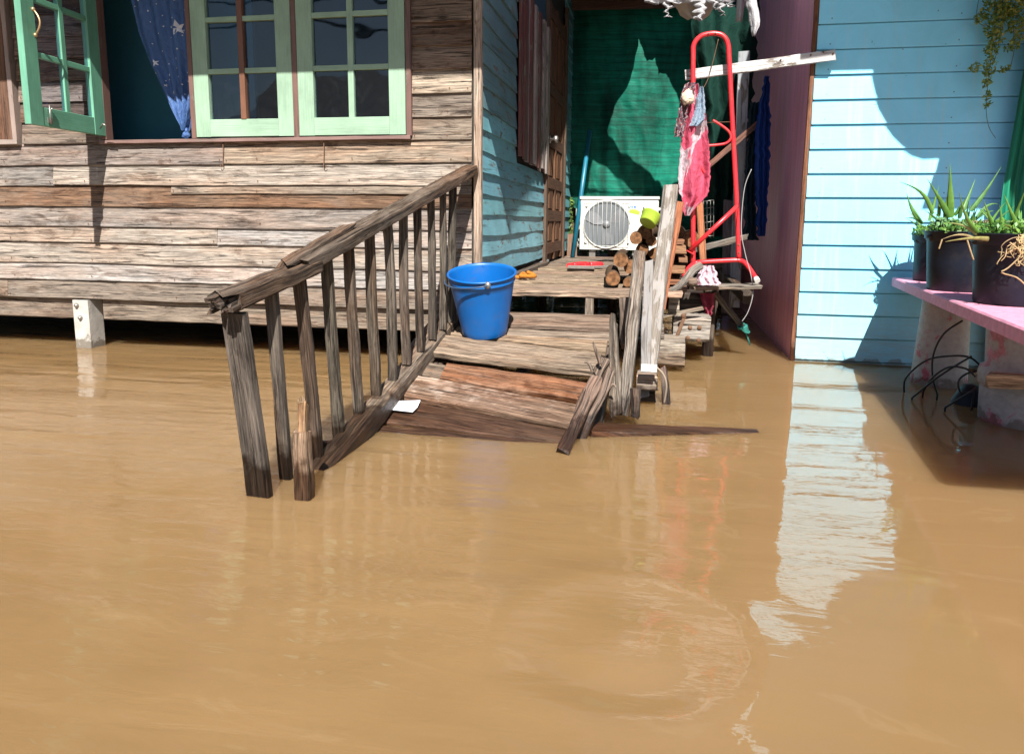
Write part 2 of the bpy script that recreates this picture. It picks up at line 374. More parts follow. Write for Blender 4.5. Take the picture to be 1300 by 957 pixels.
# ------------------------------------------------------------------ mesh builder
WHITE = (1, 1, 1)
class MB:
    def __init__(s):
        s.bm = bmesh.new(); s.uv = s.bm.loops.layers.uv.new('UVMap'); s.tl = s.bm.loops.layers.float_color.new('tone'); s.mi = 0; s.sm = False
    def face(s, vs, uvs=None, tone=WHITE, smooth=None):
        try: f = s.bm.faces.new(vs)
        except ValueError: return None
        f.material_index = s.mi; f.smooth = s.sm if smooth is None else smooth
        for i, l in enumerate(f.loops):
            l[s.tl] = (*tone, 1)
            if uvs: l[s.uv].uv = uvs[i]
        return f
    def grid(s, rows, uvs, tone=WHITE, smooth=True, close=False):
        vr = [[s.bm.verts.new(p) for p in r] for r in rows]
        for i in range(len(vr)-1):
            n = len(vr[i]); m = n if close else n-1
            for j in range(m):
                k = (j+1) % n
                u = [uvs[i][j], uvs[i][j+1 if close else k], uvs[i+1][j+1 if close else k], uvs[i+1][j]]
                s.face([vr[i][j], vr[i][k], vr[i+1][k], vr[i+1][j]], u, tone, smooth)
        return vr
    def beam(s, p0, p1, w, h, side=(1, 0, 0), n=8, jit=0.0, tone=WHITE, w1=None, h1=None, cham=.12, rag=0.0, bow=0.0):
        """rectangular timber p0->p1; w along `side`, h across; chamfered, slightly uneven"""
        p0 = Vector(p0); p1 = Vector(p1); d = (p1-p0); L = d.length; d.normalize()
        sd = Vector(side); sd = (sd - d*sd.dot(d)).normalized(); up = d.cross(sd).normalized()
        w1 = w if w1 is None else w1; h1 = h if h1 is None else h1
        u0 = rnd.uniform(0, 50); v0 = rnd.uniform(0, 50); sx = rnd.uniform(0, 99)
        rows = []; uvs = []
        for i in range(n+1):
            t = i/n; a = (w+(w1-w)*t)/2; b = (h+(h1-h)*t)/2; c = min(a, b)*cham*2
            o = p0 + d*(L*t) + sd*(bow*math.sin(math.pi*t))
            sec = [(-a+c, -b), (a-c, -b), (a, -b+c), (a, b-c), (a-c, b), (-a+c, b), (-a, b-c), (-a, -b+c)]
            r = []; uu = []; acc = v0; prev = None
            for k, (x, y) in enumerate(sec):
                if prev is not None: acc += math.dist(prev, (x, y))
                prev = (x, y)
                e = 0.0
                if rag and i in (0, n): e = rag*(noise.noise(Vector((x*60+sx, y*60, i)))*1.6+.2)*(1 if i == 0 else -1)
                jx = jit*noise.noise(Vector((t*L*9+sx, k//2*3.1, 0))); jy = jit*noise.noise(Vector((t*L*9+sx, k//2*3.1, 9)))
                r.append(o + sd*(x+jx) + up*(y+jy) + d*e); uu.append((u0+L*t, acc))
            uu.append((u0+L*t, acc+.02)); rows.append(r); uvs.append(uu)
        vr = s.grid(rows, uvs, tone, False, True)
        cu = [(u0+x[1]*.2, x[1]) for x in uvs[0][:-1]]
        s.face(list(reversed(vr[0])), cu, tuple(c*.8 for c in tone), False); s.face(vr[-1], cu, tuple(c*.8 for c in tone), False)
    def box(s, x0, x1, y0, y1, z0, z1, tone=WHITE):
        s.beam(((x0+x1)/2, (y0+y1)/2, z0), ((x0+x1)/2, (y0+y1)/2, z1), x1-x0, y1-y0, (1, 0, 0), 1, 0, tone, cham=.03)
    def tube(s, pts, r, seg=8, tone=WHITE, cap=True, r1=None):
        pts = [Vector(p) for p in pts]; n = len(pts); rows = []; uvs = []; L = 0; prevn = None; u0 = rnd.uniform(0, 20)
        for i, p in enumerate(pts):
            t = (pts[min(i+1, n-1)]-pts[max(i-1, 0)]).normalized()
            if prevn is None:
                a = Vector((0, 0, 1)) if abs(t.z) < .9 else Vector((1, 0, 0)); nn = (a-t*a.dot(t)).normalized()
            else: nn = (prevn-t*prevn.dot(t)).normalized()
            prevn = nn; bb = t.cross(nn)
            if i: L += (p-pts[i-1]).length
            rr = r[i] if isinstance(r, (list, tuple)) else (r if r1 is None else r+(r1-r)*i/(n-1))
            rows.append([p+(nn*math.cos(2*math.pi*k/seg)+bb*math.sin(2*math.pi*k/seg))*rr for k in range(seg)])
            uvs.append([(u0+L, 2*math.pi*rr*k/seg) for k in range(seg+1)])
        vr = s.grid(rows, uvs, tone, True, True)
        if cap: s.face(list(reversed(vr[0])), None, tone, False); s.face(vr[-1], None, tone, False)
        return rows
    def lathe(s, c, prof, seg=40, tone=WHITE, mat=None, caps=(0, 0), wob=0.0):
        c = Vector(c); rows = []; uvs = []; acc = 0
        mat = mat or Matrix.Identity(3)
        for i, (r, z) in enumerate(prof):
            if i: acc += math.dist(prof[i], prof[i-1])
            rows.append([c+mat @ Vector(((r*(1+wob*noise.noise(Vector((math.cos(2*math.pi*k/seg)*2, math.sin(2*math.pi*k/seg)*2, z*9)))))*math.cos(2*math.pi*k/seg), r*math.sin(2*math.pi*k/seg), z)) for k in range(seg)])
            uvs.append([(2*math.pi*k/seg*.15, acc) for k in range(seg+1)])
        vr = s.grid(rows, uvs, tone, True, True)
        if caps[0]: s.face(list(reversed(vr[0])), None, tone, False)
        if caps[1]: s.face(vr[-1], None, tone, False)
    def blob(s, c, rx, ry, rz, tone=WHITE, amp=.3, fr=20, nu=14, nv=9):
        c = Vector(c); rows = []; uvs = []
        for i in range(nv+1):
            th = math.pi*i/nv; r = []
            for j in range(nu):
                ph = 2*math.pi*j/nu; d = Vector((math.sin(th)*math.cos(ph), math.sin(th)*math.sin(ph), math.cos(th)))
                k = 1+amp*noise.noise(d*2.3+c*fr)
                r.append(c+Vector((d.x*rx*k, d.y*ry*k, d.z*rz*k)))
            rows.append(r); uvs.append([(j/nu*.3, i/nv*.2) for j in range(nu+1)])
        s.grid(rows, uvs, tone, True, True)
    def build(s, name, mats, parent=None, origin=None):
        if not isinstance(mats, (list, tuple)): mats = [mats]
        me = bpy.data.meshes.new(name)
        org = Vector(origin) if origin is not None else Vector((0, 0, 0))
        p = parent
        while p is not None: org = org+Vector(p.location); p = p.parent
        off = org if (parent or origin is not None) else org
        bmesh.ops.recalc_face_normals(s.bm, faces=s.bm.faces[:])
        bmesh.ops.translate(s.bm, verts=s.bm.verts[:], vec=-off)
        s.bm.to_mesh(me); s.bm.free()
        for m in mats: me.materials.append(m)
        o = bpy.data.objects.new(name, me); COL.objects.link(o)
        if parent: o.parent = parent
        elif origin is not None: o.location = origin
        return o
def tag(o, label, cat, group=None):
    o['label'] = label; o['category'] = cat
    if group: o['group'] = group
    return o
def thing(name, label, cat, loc, group=None):
    o = bpy.data.objects.new(name, None); COL.objects.link(o); o.location = Vector(loc); o.empty_display_size = .05
    return tag(o, label, cat, group)
def solo(mb, name, mats, loc, label, cat, group=None):
    return tag(mb.build(name, mats, None, loc), label, cat, group)
def struct(o): o['kind'] = 'structure'; return o
def V(x, y, z): return Vector((x, y, z))
def vary(c, a=.12):
    k = 1+rnd.uniform(-a, a); return tuple(min(1, x*k*(1+rnd.uniform(-.03, .03))) for x in c)

# shared tones
PALE = (.275, .237, .200); MID = (.165, .134, .108); GREY = (.19, .173, .158); BROWN = (.10, .067, .047); LGREY = (.28, .258, .240); TAN = (.190, .152, .118)
OLD = (.100, .078, .062); OLDD = (.07, .052, .04)

# ------------------------------------------------------------------ water and ground
mb = MB(); n = 60
xs = [-400, -100, -30, -8]+[-8+16*i/n for i in range(1, n)]+[8, 30, 100, 400]
ys = [-400, -100, -30, -3]+[-3+14*i/n for i in range(1, n)]+[11, 30, 100, 400]
mb.grid([[V(x, y, 0) for x in xs] for y in ys], [[(x, y) for x in xs] for y in ys])
struct(mb.build('flood_water', WATER))
mb = MB(); MUD = plain('mud_bed', (.16, .11, .07), .95, .3, 3, .02, 8)
mb.grid([[V(x, y, -.55+.04*noise.noise(V(x, y, 0))) for x in xs] for y in ys], [[(x, y) for x in xs] for y in ys])
struct(mb.build('ground', MUD))

# ------------------------------------------------------------------ timber house
YW = 3.723; XS = -.889
house = thing('timber_house', 'weathered unpainted timber house with mint green windows and pale blue side wall on the left', 'house', (XS, YW, 0))
def clap_front(mb, x0, x1, z0, z1, tone, seg=None, proud=.017):
    seg = seg or max(2, int((x1-x0)/.07)); sx = rnd.uniform(0, 99); u0 = rnd.uniform(0, 60); v0 = rnd.uniform(0, 60)
    A = []; U = []
    dz = rnd.uniform(-.002, .002)
    for i in range(seg+1):
        x = x0+(x1-x0)*i/seg
        wl = .0045*noise.noise(V(x*1.7, sx, 0))+.0025*noise.noise(V(x*9, sx, 3))+dz
        pr = proud+.004*noise.noise(V(x*1.3, sx, 7))
        zz0 = z0+wl
        A.append([V(x, YW-.002, zz0+.001), V(x, YW-pr, zz0), V(x, YW-pr-.001, zz0+.003), V(x, YW-.004, z1+.012), V(x, YW+.006, z1+.012)])
        U.append([(u0+x, v0), (u0+x, v0+.015), (u0+x, v0+.018), (u0+x, v0+.018+z1-z0), (u0+x, v0+.03+z1-z0)])
    vr = mb.grid(A, U, tone, False)
    mb.face(vr[0][:], None, tone); mb.face(list(reversed(vr[-1])), None, tone)
    nx_ = math.ceil((x0+5.2)/.52)
    xs_ = [x0+.018, x1-.018]+[-5.2+.52*k+rnd.uniform(-.012, .012) for k in range(nx_, 9) if x0+.06 < -5.2+.52*k < x1-.06]
    mb.mi = 1
    for x in xs_:
        zc = z0+.022+rnd.uniform(-.005, .008); q = .0036
        mb.face([mb.bm.verts.new(V(x+q*math.cos(a*1.047), YW-proud-.0035, zc+q*math.sin(a*1.047))) for a in range(6)])
        mb.face([mb.bm.verts.new(V(x+dx_, YW-proud-.003, zc+dz_)) for dx_, dz_ in ((-.0012, -.003), (.0012, -.003), (.0004, -.018))])
    mb.mi = 0
ez = [at(300, y, Y=YW).z for y in (412.6, 385.3, 361, 337.7, 311, 289.7, 263, 235.8, 208.8, 181.6)]
mb = MB()
tones = {1: MID, 2: LGREY, 3: PALE, 4: PALE, 5: (0.211, 0.186, 0.167), 6: (0.149, 0.090, 0.056), 7: PALE, 8: GREY}
joints = {1: -3.70, 6: -3.75, 7: -3.33, 4: -2.34, 8: -2.28}
jt = {1: (TAN, MID), 6: (LGREY, tones[6]), 7: (GREY, PALE), 4: (PALE, LGREY), 8: ((0.192, 0.161, 0.143), (0.229, 0.180, 0.136))}
for i in range(1, 9):
    a, bz = ez[i], ez[i+1]
    if i in joints:
        clap_front(mb, -5.2, joints[i]-.0015, a, bz, jt[i][0]); clap_front(mb, joints[i]+.0015, XS-.035, a, bz, jt[i][1])
    else: clap_front(mb, -5.2, XS-.035, a, bz, tones[i])
    if i == 6:  # thin extra strip over the brown board, right half
        clap_front(mb, -2.6, XS-.035, a+.07, bz, TAN, proud=.02)
# boards either side of the window openings
zz = ez[-1]; k = 0
rt = [TAN, MID, (0.291, 0.236, 0.180), (0.186, 0.136, 0.102), (0.105, 0.065, 0.043), (0.161, 0.118, 0.087), (0.167, 0.130, 0.102), MID, TAN]
while zz < 2.6:
    step = .1125
    clap_front(mb, -1.235, XS-.035, zz, zz+step, rt[k % len(rt)])
    clap_front(mb, -3.505, -2.985, zz+.004, zz+step+.004, vary([MID, BROWN, TAN, (0.136, 0.096, 0.068), MID][k % 5], .12))
    k += 1; zz += step
w1 = mb.build('front_wall', [W_WALL, RUST], house)
# backing of the wall so no light leaks, skirt beam and floor
mb = MB()
mb.box(-5.2, XS-.01, YW+.006, YW+.03, ez[1], 1.16, DARK and (0.012, 0.012, 0.012))
mb.box(-5.2, -3.52, YW+.006, YW+.03, 1.97, 2.75, (0.012, 0.012, 0.012)); mb.box(-3.50, -2.99, YW+.008, YW+.03, 1.155, 2.75); mb.box(-1.24, XS-.01, YW+.008, YW+.03, 1.155, 2.75)
mb.box(-2.99, -1.24, YW+.006, YW+.03, 2.36, 2.75)
mb.box(-5.2, XS-.03, YW+.05, 8.0, ez[1]+.02, ez[1]+.05); mb.box(-5.2, -.95, YW+.9, YW+.93, -.5, .28)  # black floor and back sheet colour in the shade under the house
mb.build('shade_backing', DARK, house)
mb = MB()
for a, b_, tn in ((-5.2, -3.19, MID), (-3.10, XS-.03, TAN)):
    mb.beam((a, YW+.035, (ez[0]+ez[1])/2+.006), (b_, YW+.035, (ez[0]+ez[1])/2+.006), .045, ez[1]-ez[0]+.01, (0, 1, 0), 20, .004, tn)
mb.build('floor_beam', W_WALL, house)
mb = MB()
mb.beam(at(607, 395, Y=YW-.012)+V(0, 0, -.12), V(at(607, 10, Y=YW-.012).x, YW-.012, 2.6), .040, .035, n=22, jit=.0015, tone=(0.310, 0.254, 0.205))
mb.build('corner_post', W_WALL, house)
# room inside
mb = MB()
mb.box(-5.2, -.93, 6.4, 6.43, .3, 2.75); mb.box(-5.2, -5.17, YW+.04, 6.4, .3, 2.75); mb.box(-5.2, -.93, YW+.04, 6.4, 2.66, 2.70); mb.box(-.945, -.93, YW+.05, 6.4, .3, 2.75)
mb.box(-3.6, -2.30, YW+.38, YW+.41, .35, 2.66); mb.box(-3.62, -3.59, YW+.04, YW+.41, .35, 2.66)
mb.build('interior_wall', ROOM, house)
# side wall
mb = MB()
def clap_side(mb, y0, y1, z0, z1, tone, proud=.016):
    seg = max(2, int((y1-y0)/.06)); sx = rnd.uniform(0, 99); u0 = rnd.uniform(0, 60); v0 = rnd.uniform(0, 60); A = []; U = []
    for i in range(seg+1):
        y = y0+(y1-y0)*i/seg
        wl = .010*noise.noise(V(y*1.3, sx, 0))+.004*noise.noise(V(y*9, sx, 3)); pr = proud+.008*noise.noise(V(y*1.3, sx, 7))
        A.append([V(XS+.002, y, z0+wl), V(XS+pr, y, z0+wl), V(XS+.004, y, z1+.014), V(XS-.006, y, z1+.014)])
        U.append([(u0+y, v0), (u0+y, v0+.015), (u0+y, v0+.015+z1-z0), (u0+y, v0+.03+z1-z0)])
    vr = mb.grid(A, U, tone, False); mb.face(vr[0][:], None, tone); mb.face(list(reversed(vr[-1])), None, tone)
zz = .455; k = 0
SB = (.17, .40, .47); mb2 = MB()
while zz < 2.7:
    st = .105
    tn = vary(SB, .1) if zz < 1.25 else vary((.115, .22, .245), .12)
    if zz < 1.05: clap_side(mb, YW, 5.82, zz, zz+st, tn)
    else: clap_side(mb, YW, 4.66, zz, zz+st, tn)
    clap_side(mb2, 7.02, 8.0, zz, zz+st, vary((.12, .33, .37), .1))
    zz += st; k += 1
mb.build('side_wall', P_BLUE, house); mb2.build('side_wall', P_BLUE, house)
mb = MB(); mb.box(XS-.03, XS-.008, YW+.01, 8.0, .28, 2.75); mb.build('side_wall_lining', DARK, house)
mb = MB()
mb.beam((XS-.0, YW+.02, .40), (XS-.0, 5.85, .40), .05, .10, (0, 0, 1), 10, .004, OLD)
mb.beam((XS+.02, 5.84, .38), (XS+.02, 5.84, 2.6), .03, .06, (1, 0, 0), 8, .002, BROWN)
mb.beam((XS+.02, 6.99, .38), (XS+.02, 6.99, 2.6), .03, .06, (1, 0, 0), 8, .002, BROWN)
mb.build('door_frame', W_DOOR, house)
# door
mb = MB(); y0, y1, z0, z1 = 5.88, 6.95, .42, 2.42
mb.box(XS-.008, XS+.004, y0, y1, z0, z1, (0.094, 0.047, 0.025))
for ya, yb in ((y0, y0+.12), (y1-.12, y1), ((y0+y1)/2-.04, (y0+y1)/2+.04)):
    mb.beam((XS+.012, (ya+yb)/2, z0), (XS+.012, (ya+yb)/2, z1), .02, yb-ya, (1, 0, 0), 6, .001, (0.110, 0.055, 0.029))
for zc in (z0+.1, z0+.36, z0+.62, z0+.95, z0+1.35, z1-.08):
    mb.beam((XS+.013, y0+.12, zc), (XS+.013, y1-.12, zc), .02, .09, (1, 0, 0), 4, .001, (0.105, 0.052, 0.028))
for za, zb in ((z0+.16, z0+.31), (z0+.42, z0+.57), (z0+.68, z0+.89), (z0+1.01, z0+1.29), (z0+1.41, z1-.14)):
    for yc in ((y0+.12+(y0+y1)/2-.04)/2, (y1-.12+(y0+y1)/2+.04)/2):
        mb.beam((XS+.008, yc, za), (XS+.008, yc, zb), .02, .22, (1, 0, 0), 1, 0, (0.132, 0.066, 0.033), cham=.5)
door = mb.build('door', W_DOOR, house)
mb = MB(); hc = V(XS+.022, 6.03, at(703, 180, X=XS+.03).z)
mb.lathe(hc, [(.001, .0), (.03, .0), (.03, .006), (.012, .008), (.012, .03), (.026, .036), (.03, .05), (.024, .064), (.001, .068)], 18, mat=Matrix.Rotation(math.pi/2, 3, 'Y'))
mb.build('door_handle', METAL, door)
# hoarding of upright strips on the side wall
mb = MB(); y = 4.68; k = 0
zb = [1.13, 1.15]
while y < 5.80:
    wd = rnd.uniform(.075, .12); red = (k % 3 != 2) and not (k in (4, 6, 8, 9))
    tn = vary((.17, .055, .05), .2) if red else vary((.36, .30, .27), .15)
    zz0 = 1.12+rnd.uniform(-.01, .02)-(.0 if y < 5.3 else .02)
    mb.beam((XS+.024+(.012 if k % 2 else 0), y+wd/2, zz0), (XS+.024+(.012 if k % 2 else 0), y+wd/2, 2.15+.0*y), .014, wd-.006, (1, 0, 0), 8, .003, tn, rag=.006)
    y += wd; k += 1
mb.build('shutter_panel', P_SHED, house)
mb = MB(); mb.box(XS+.005, XS+.012, 4.66, 5.82, 2.15, 2.7, (.05, .09, .12)); mb.build('fanlight_board', plain('dark_blue_board', (.02, .05, .08), .6), house)
# roof (its eave shades the top of the walls)
mb = MB()
RZ = 2.45; RY = YW-(RZ-at(300, 84, Y=YW).z)*.673/.72
for i in range(150):
    x0 = -5.8+i*.0355; x1 = x0+.0355
    h0 = .009*math.sin(i*1.57); h1 = .009*math.sin((i+1)*1.57)
    a = [mb.bm.verts.new(q) for q in (V(x0, RY, RZ+h0), V(x1, RY, RZ+h1), V(x1, 6.2, RZ+1.0+h1), V(x0, 6.2, RZ+1.0+h0))]
    mb.face(a, None, (.3, .3, .3), True)
ro = mb.build('roof', plain('corrugated_zinc', (.30, .29, .28), .5, .25, 6, metal=.3), house)
md = ro.modifiers.new('t', 'SOLIDIFY'); md.thickness = .004
mb = MB(); mb.beam((-5.8, RY+.02, RZ-.05), (-5.8+150*.0355, RY+.02, RZ-.05), .02, .10, (0, 1, 0), 6, .002, TAN)
mb.build('fascia', W_PLAIN, ro)
# concrete post under the wall, with bolts
pc = at(103, 441, Z=0)
mb = MB(); px0 = at(103, 440, Y=pc.y).x-.062
mb.box(-3.265, -3.165, YW-.028, YW+.09, -.5, at(103, 381, Y=YW-.02).z)
cp = mb.build('concrete_post', CONC, house)
for dz in (-.03, -.10):
    mb = MB(); mb.lathe(V(-3.235+(0 if dz > -.05 else .018), YW-.028, at(103, 381, Y=YW-.02).z+dz), [(.014, 0), (.014, .004), (.009, .007), (.009, .014), (.001, .015)], 14, mat=Matrix.Rotation(math.pi/2, 3, 'X'))
    mb.build('bolt', METAL, cp)

# windows ------------------------------------------------------------
GR = (.27, .40, .29)
def sash(parent, org, ux, out, wd, z0, tone, mull=None, flip=1, rows=4, matl=P_GREEN):
    """sash in the plane org + ux*s ; `out` = outward normal"""
    ux = Vector(ux).normalized(); out = Vector(out).normalized(); O = Vector(org)
    st, rl, mu, ph = .085, .088, .026, .228; hh = rl*2+ph*rows+mu*(rows-1); th = .034
    mb = MB()
    def bar(s0, z_0, s1, z_1, w_, tn=tone, t=th, off=0):
        vert = abs(s1-s0) < 1e-6
        mb.beam(O+ux*s0+V(0, 0, z_0)+out*off, O+ux*s1+V(0, 0, z_1)+out*off, w_, t, ux if vert else (0, 0, 1), 10, .0008, tn, cham=.07)
    bar(st/2, z0, st/2, z0+hh, st); bar(wd-st/2, z0, wd-st/2, z0+hh, st)
    bar(st, z0+rl/2, wd-st, z0+rl/2, rl, t=th-.004); bar(st, z0+hh-rl/2, wd-st, z0+hh-rl/2, rl, t=th-.004)
    bar(wd/2, z0+rl, wd/2, z0+hh-rl, mu+.004, tn=mull or tone, t=th-.008 if not mull else th+.002)
    for r in range(1, rows):
        z = z0+rl+ph*r+mu*(r-.5)
        bar(st, z, wd/2-.015, z, mu, t=th-.010); bar(wd/2+.015, z, wd-st, z, mu, t=th-.010)
    sh = mb.build('sash', matl, parent)
    # glazing beads give the panes an inner edge
    mb = MB(); a = O-out*.004
    q = [a+ux*(st-.01)+V(0, 0, z0+rl-.01), a+ux*(wd-st+.01)+V(0, 0, z0+rl-.01), a+ux*(wd-st+.01)+V(0, 0, z0+hh-rl+.01), a+ux*(st-.01)+V(0, 0, z0+hh-rl+.01)]
    mb.face([mb.bm.verts.new(x) for x in q]); g = mb.build('glass_pane', GLASS, sh)
    return sh
win = thing('green_window', 'three-leaf mint green window with pinkish frame, left leaf swung open', 'window', (-2.1, YW, 1.16))
mb = MB(); FR = (.20, .125, .11)
zs = 1.158
mb.beam((-3.0, YW-.012, zs-.014), (-1.235, YW-.012, zs-.008), .05, .018, (0, 1, 0), 24, .002, FR)
for x, w_ in ((-2.975, .03), (-1.242, .028), (-1.846, .03), (-2.432, .028)):
    mb.beam((x, YW-.004, zs), (x, YW-.004, 2.37), w_, .06, n=16, jit=.0015, tone=(.15, .085, .07))
mb.beam((-3.0, YW-.010, 2.385), (-1.225, YW-.010, 2.385), .05, .03, (0, 1, 0), 8, .002, FR)
wf = mb.build('window_frame', P_FRAME, win)
fy = YW-.018
mulb = (.16, .075, .045)
s1 = sash(win, (-1.830, fy, 0), (1, 0, 0), (0, -1, 0), .572, zs+.006, GR)
s2 = sash(win, (-2.416, fy, 0), (1, 0, 0), (0, -1, 0), .556, zs+.006, GR, mull=mulb)
s3 = sash(win, (-2.978, YW-.03, 0), (.03, -.52, 0), (-1, 0, 0), .535, zs+.018, (.13, .33, .225))
s3['label'] = 'open leaf swung out towards the water, with a curved brass handle'
# handle and bolts on open leaf
hx = V(-2.962+.028*0, 3.235, 0)
hz0 = at(52, 45, Y=3.24).z; hz1 = at(55, 12, Y=3.24).z
mb = MB(); pts = []
for i in range(9):
    t = i/8; pts.append(V(-2.931+.03*math.sin(math.pi*t), 3.235+.0*t, hz0+(hz1-hz0)*t))
mb.tube(pts, .0045, 8); mb.blob(pts[0], .008, .010, .010, amp=0); mb.blob(pts[-1], .008, .010, .010, amp=0)
mb.build('handle', plain('aged_brass', (.45, .30, .16), .4, .2, 30, metal=.6), s3)
mb = MB(); mb.tube([V(-2.930, 3.28, zs+.03), V(-2.930, 3.28, zs+.12)], .004, 6); mb.tube([V(-2.930, 3.28, zs+.09), V(-2.915, 3.28, zs+.105)], .003, 6); mb.box(-2.936, -2.930, 3.265, 3.295, zs+.035, zs+.06); mb.build('bolt', METAL, s3)
mb = MB(); mb.tube([V(-2.935, 3.62, zs+.05), V(-2.90, 3.60, zs+.07), V(-2.885, 3.605, zs+.06)], .004, 6); mb.build('stay_hook', METAL, s3)
# left brown window
lw = thing('brown_window', 'brown timber window with bluish glass at the far left edge', 'window', (-3.9, YW, 1.16))
mb = MB()
mb.beam((-3.535, YW-.014, 1.155), (-3.535, YW-.014, 2.4), .028, .05, n=12, jit=.002, tone=(.30, .23, .20))
mb.beam((-4.6, YW-.014, 1.150), (-3.52, YW-.014, 1.150), .05, .028, (0, 1, 0), 12, .002, (.28, .23, .20))
mb.build('window_frame', P_FRAME, lw)
BR = (.13, .07, .045)
sash(lw, (-4.105, fy, 0), (1, 0, 0), (0, -1, 0), .555, zs+.006, BR, matl=W_PLAIN)
# three rusty hooks beneath the sill
for (hx_, ya, yb, tg, lab) in ((283, 178, 211, -.006, 'rusty wire hook hanging under the middle leaf of the green window'), (411, 178, 212, .008, 'thin greenish hook hanging under the right leaf of the green window')):
    a = at(hx_, ya, Y=YW-.022); c = at(hx_, yb, Y=YW-.022); mb = MB()
    mb.tube([a, (a+c)/2+V(.002, -.002, 0), c, c+V(tg, -.004, -.006), c+V(tg*2.3, -.005, .004)], .0022, 6)
    solo(mb, 'window_hook', RUST, c, lab, 'hook', 'hooks under the window sill')

# curtain -----------------------------------------------------------
def hang(mb, rows, Y, nx=26, ny=30, amp=.02, folds=5, ph=0, tone=WHITE, thick=None, yfun=None, edge=0.0):
    """cloth hanging between measured left and right edges; rows = [(py, xl, xr)]"""
    pts = []; uvs = []
    ys_ = [r[0] for r in rows]; s0 = rnd.uniform(0, 20)
    for j in range(ny+1):
        t = j/ny; py = ys_[0]+(ys_[-1]-ys_[0])*t
        k = max(i for i in range(len(rows)) if rows[i][0] <= py+1e-6); k = min(k, len(rows)-2)
        f = (py-ys_[k])/(ys_[k+1]-ys_[k]); xl = rows[k][1]+(rows[k+1][1]-rows[k][1])*f; xr = rows[k][2]+(rows[k+1][2]-rows[k][2])*f
        A = at(xl, py, Y=Y); B = at(xr, py, Y=Y); r = []; u = []
        A = A.copy(); A.x += edge*noise.noise(V(py*.3, s0, 1)); B = B.copy(); B.x += edge*noise.noise(V(py*.3, s0, 2))
        for i in range(nx+1):
            s = i/nx; p = A.lerp(B, s)
            d = amp*(math.sin(folds*math.pi*2*s+ph+.6*math.sin(t*3+s*4))+.5*noise.noise(V(s*6, t*5, s0))*1.5)
            if yfun: d += yfun(s, t)
            p.y += d; r.append(p); u.append((s*.6+s0, t*1.0))
        pts.append(r); uvs.append(u)
    mb.grid(pts, uvs, tone, True); return pts
CY_ = YW+.06
crow = [(-70, 150, 252), (0, 165, 243), (40, 174, 245), (80, 189, 246), (110, 203, 245), (135, 215, 243), (150, 222, 240), (160, 229, 238), (166, 231, 236)]
cpts = []
mb = MB(); cpts = hang(mb, crow, CY_, 40, 60, .014, 4, .5)
satin = cloth_mat('blue_satin', (.075, .15, .35), .2, .12, rough=.38)
cur = thing('curtain', 'shiny blue curtain with white stars gathered to a knot in the open window', 'curtain', (-2.5, CY_, 1.18))
cc = mb.build('curtain_cloth', satin, cur); 
mb = MB(); kp = at(237, 172, Y=CY_)
mb.blob(kp, .024, .02, .022, amp=.5, fr=9); mb.tube([at(236, 163, Y=CY_), at(237, 169, Y=CY_)], .009, 8)
hang(mb, [(150, 240, 247), (160, 238, 244), (168, 236, 240)], CY_+.012, 6, 8, .004, 1)
mb.build('knot', satin, cur)
def csurf(px, py):
    best = None
    for r in cpts:
        for p in r:
            q = p-CAMP; w_ = V(Xc.dot(V(0, 0, 0)), 0, 0)
    return None
mb = MB()
def star_on(px, py, rad, n=5, rot=0):
    p = at(px, py, Y=CY_); # nearest cloth depth
    best = min((q for r in cpts for q in r), key=lambda q: (q.x-p.x)**2+(q.z-p.z)**2)
    y = best.y-.006; c = V(p.x, y, p.z); vs = []
    for k in range(2*n):
        a = rot+math.pi/2+math.pi*k/n; rr = rad if k % 2 == 0 else rad*(.42 if n == 5 else .8)
        x_, z_ = c.x+rr*math.cos(a), c.z+rr*math.sin(a)
        bq = min((q for r in cpts for q in r), key=lambda q: (q.x-x_)**2+(q.z-z_)**2)
        vs.append(mb.bm.verts.new(V(x_, bq.y-.004, z_)))
    cv = mb.bm.verts.new(V(c.x, best.y-.004, c.z))
    for k in range(2*n): mb.face([cv, vs[k], vs[(k+1) % (2*n)]])
star_on(226, 36, .042, rot=.2); star_on(199, 81, .021, rot=.4); star_on(242, 58, .011); star_on(221, 118, .013, rot=.3); star_on(212, 109, .009)
for a in ((187, 14), (178, 2), (222, 1), (236, 14), (206, 20), (208, 34), (200, 6), (221, 24), (239, 28), (183, 43), (217, 48), (194, 56), (227, 63), (225, 87), (216, 82), (225, 75), (208, 66), (238, 72), (197, 93), (236, 92), (214, 101), (233, 108), (217, 96), (204, 44), (231, 45), (170, 8), (190, 28), (240, 83), (211, 103), (228, 98), (235, 120), (221, 126), (226, 134), (237, 103), (233, 39)):
    star_on(a[0], a[1], rnd.uniform(.0025, .0055), 4)
mb.build('star_print', plain('silver_star_print', (.60, .62, .68), .45, .05), cc)

# ------------------------------------------------------------------ stair railing
rail = thing('stair_railing', 'old grey timber railing with upright balusters leading down into the water', 'railing', at(425, 575, Z=0))
RP = V(-1.05, 1.7, 0); RN = V(1, -.065, 0)
def rp(px, py): return onplane(px, py, RP, RN)
mb = MB()
a = rp(598, 216); a.y = min(a.y, YW-.03); b_ = rp(378, 338)
mb.beam(a+V(0, 0, 0), b_, .075, .045, (1, 0, 0), 30, .003, (.095, .068, .048), rag=.04, w1=.074)
a2 = rp(398, 327)+V(.0, 0, -.022); b2 = rp(281, 383)+V(0, 0, -.004)
mb.beam(a2, b2, .076, .036, (1, 0, 0), 20, .005, (.095, .068, .048), rag=.05, h1=.050)
mb.beam(rp(444, 294)+V(-.012, 0, .010), rp(366, 338)+V(-.012, 0, .004), .046, .016, (1, 0, 0), 18, .007, (.095, .068, .048), rag=.05)
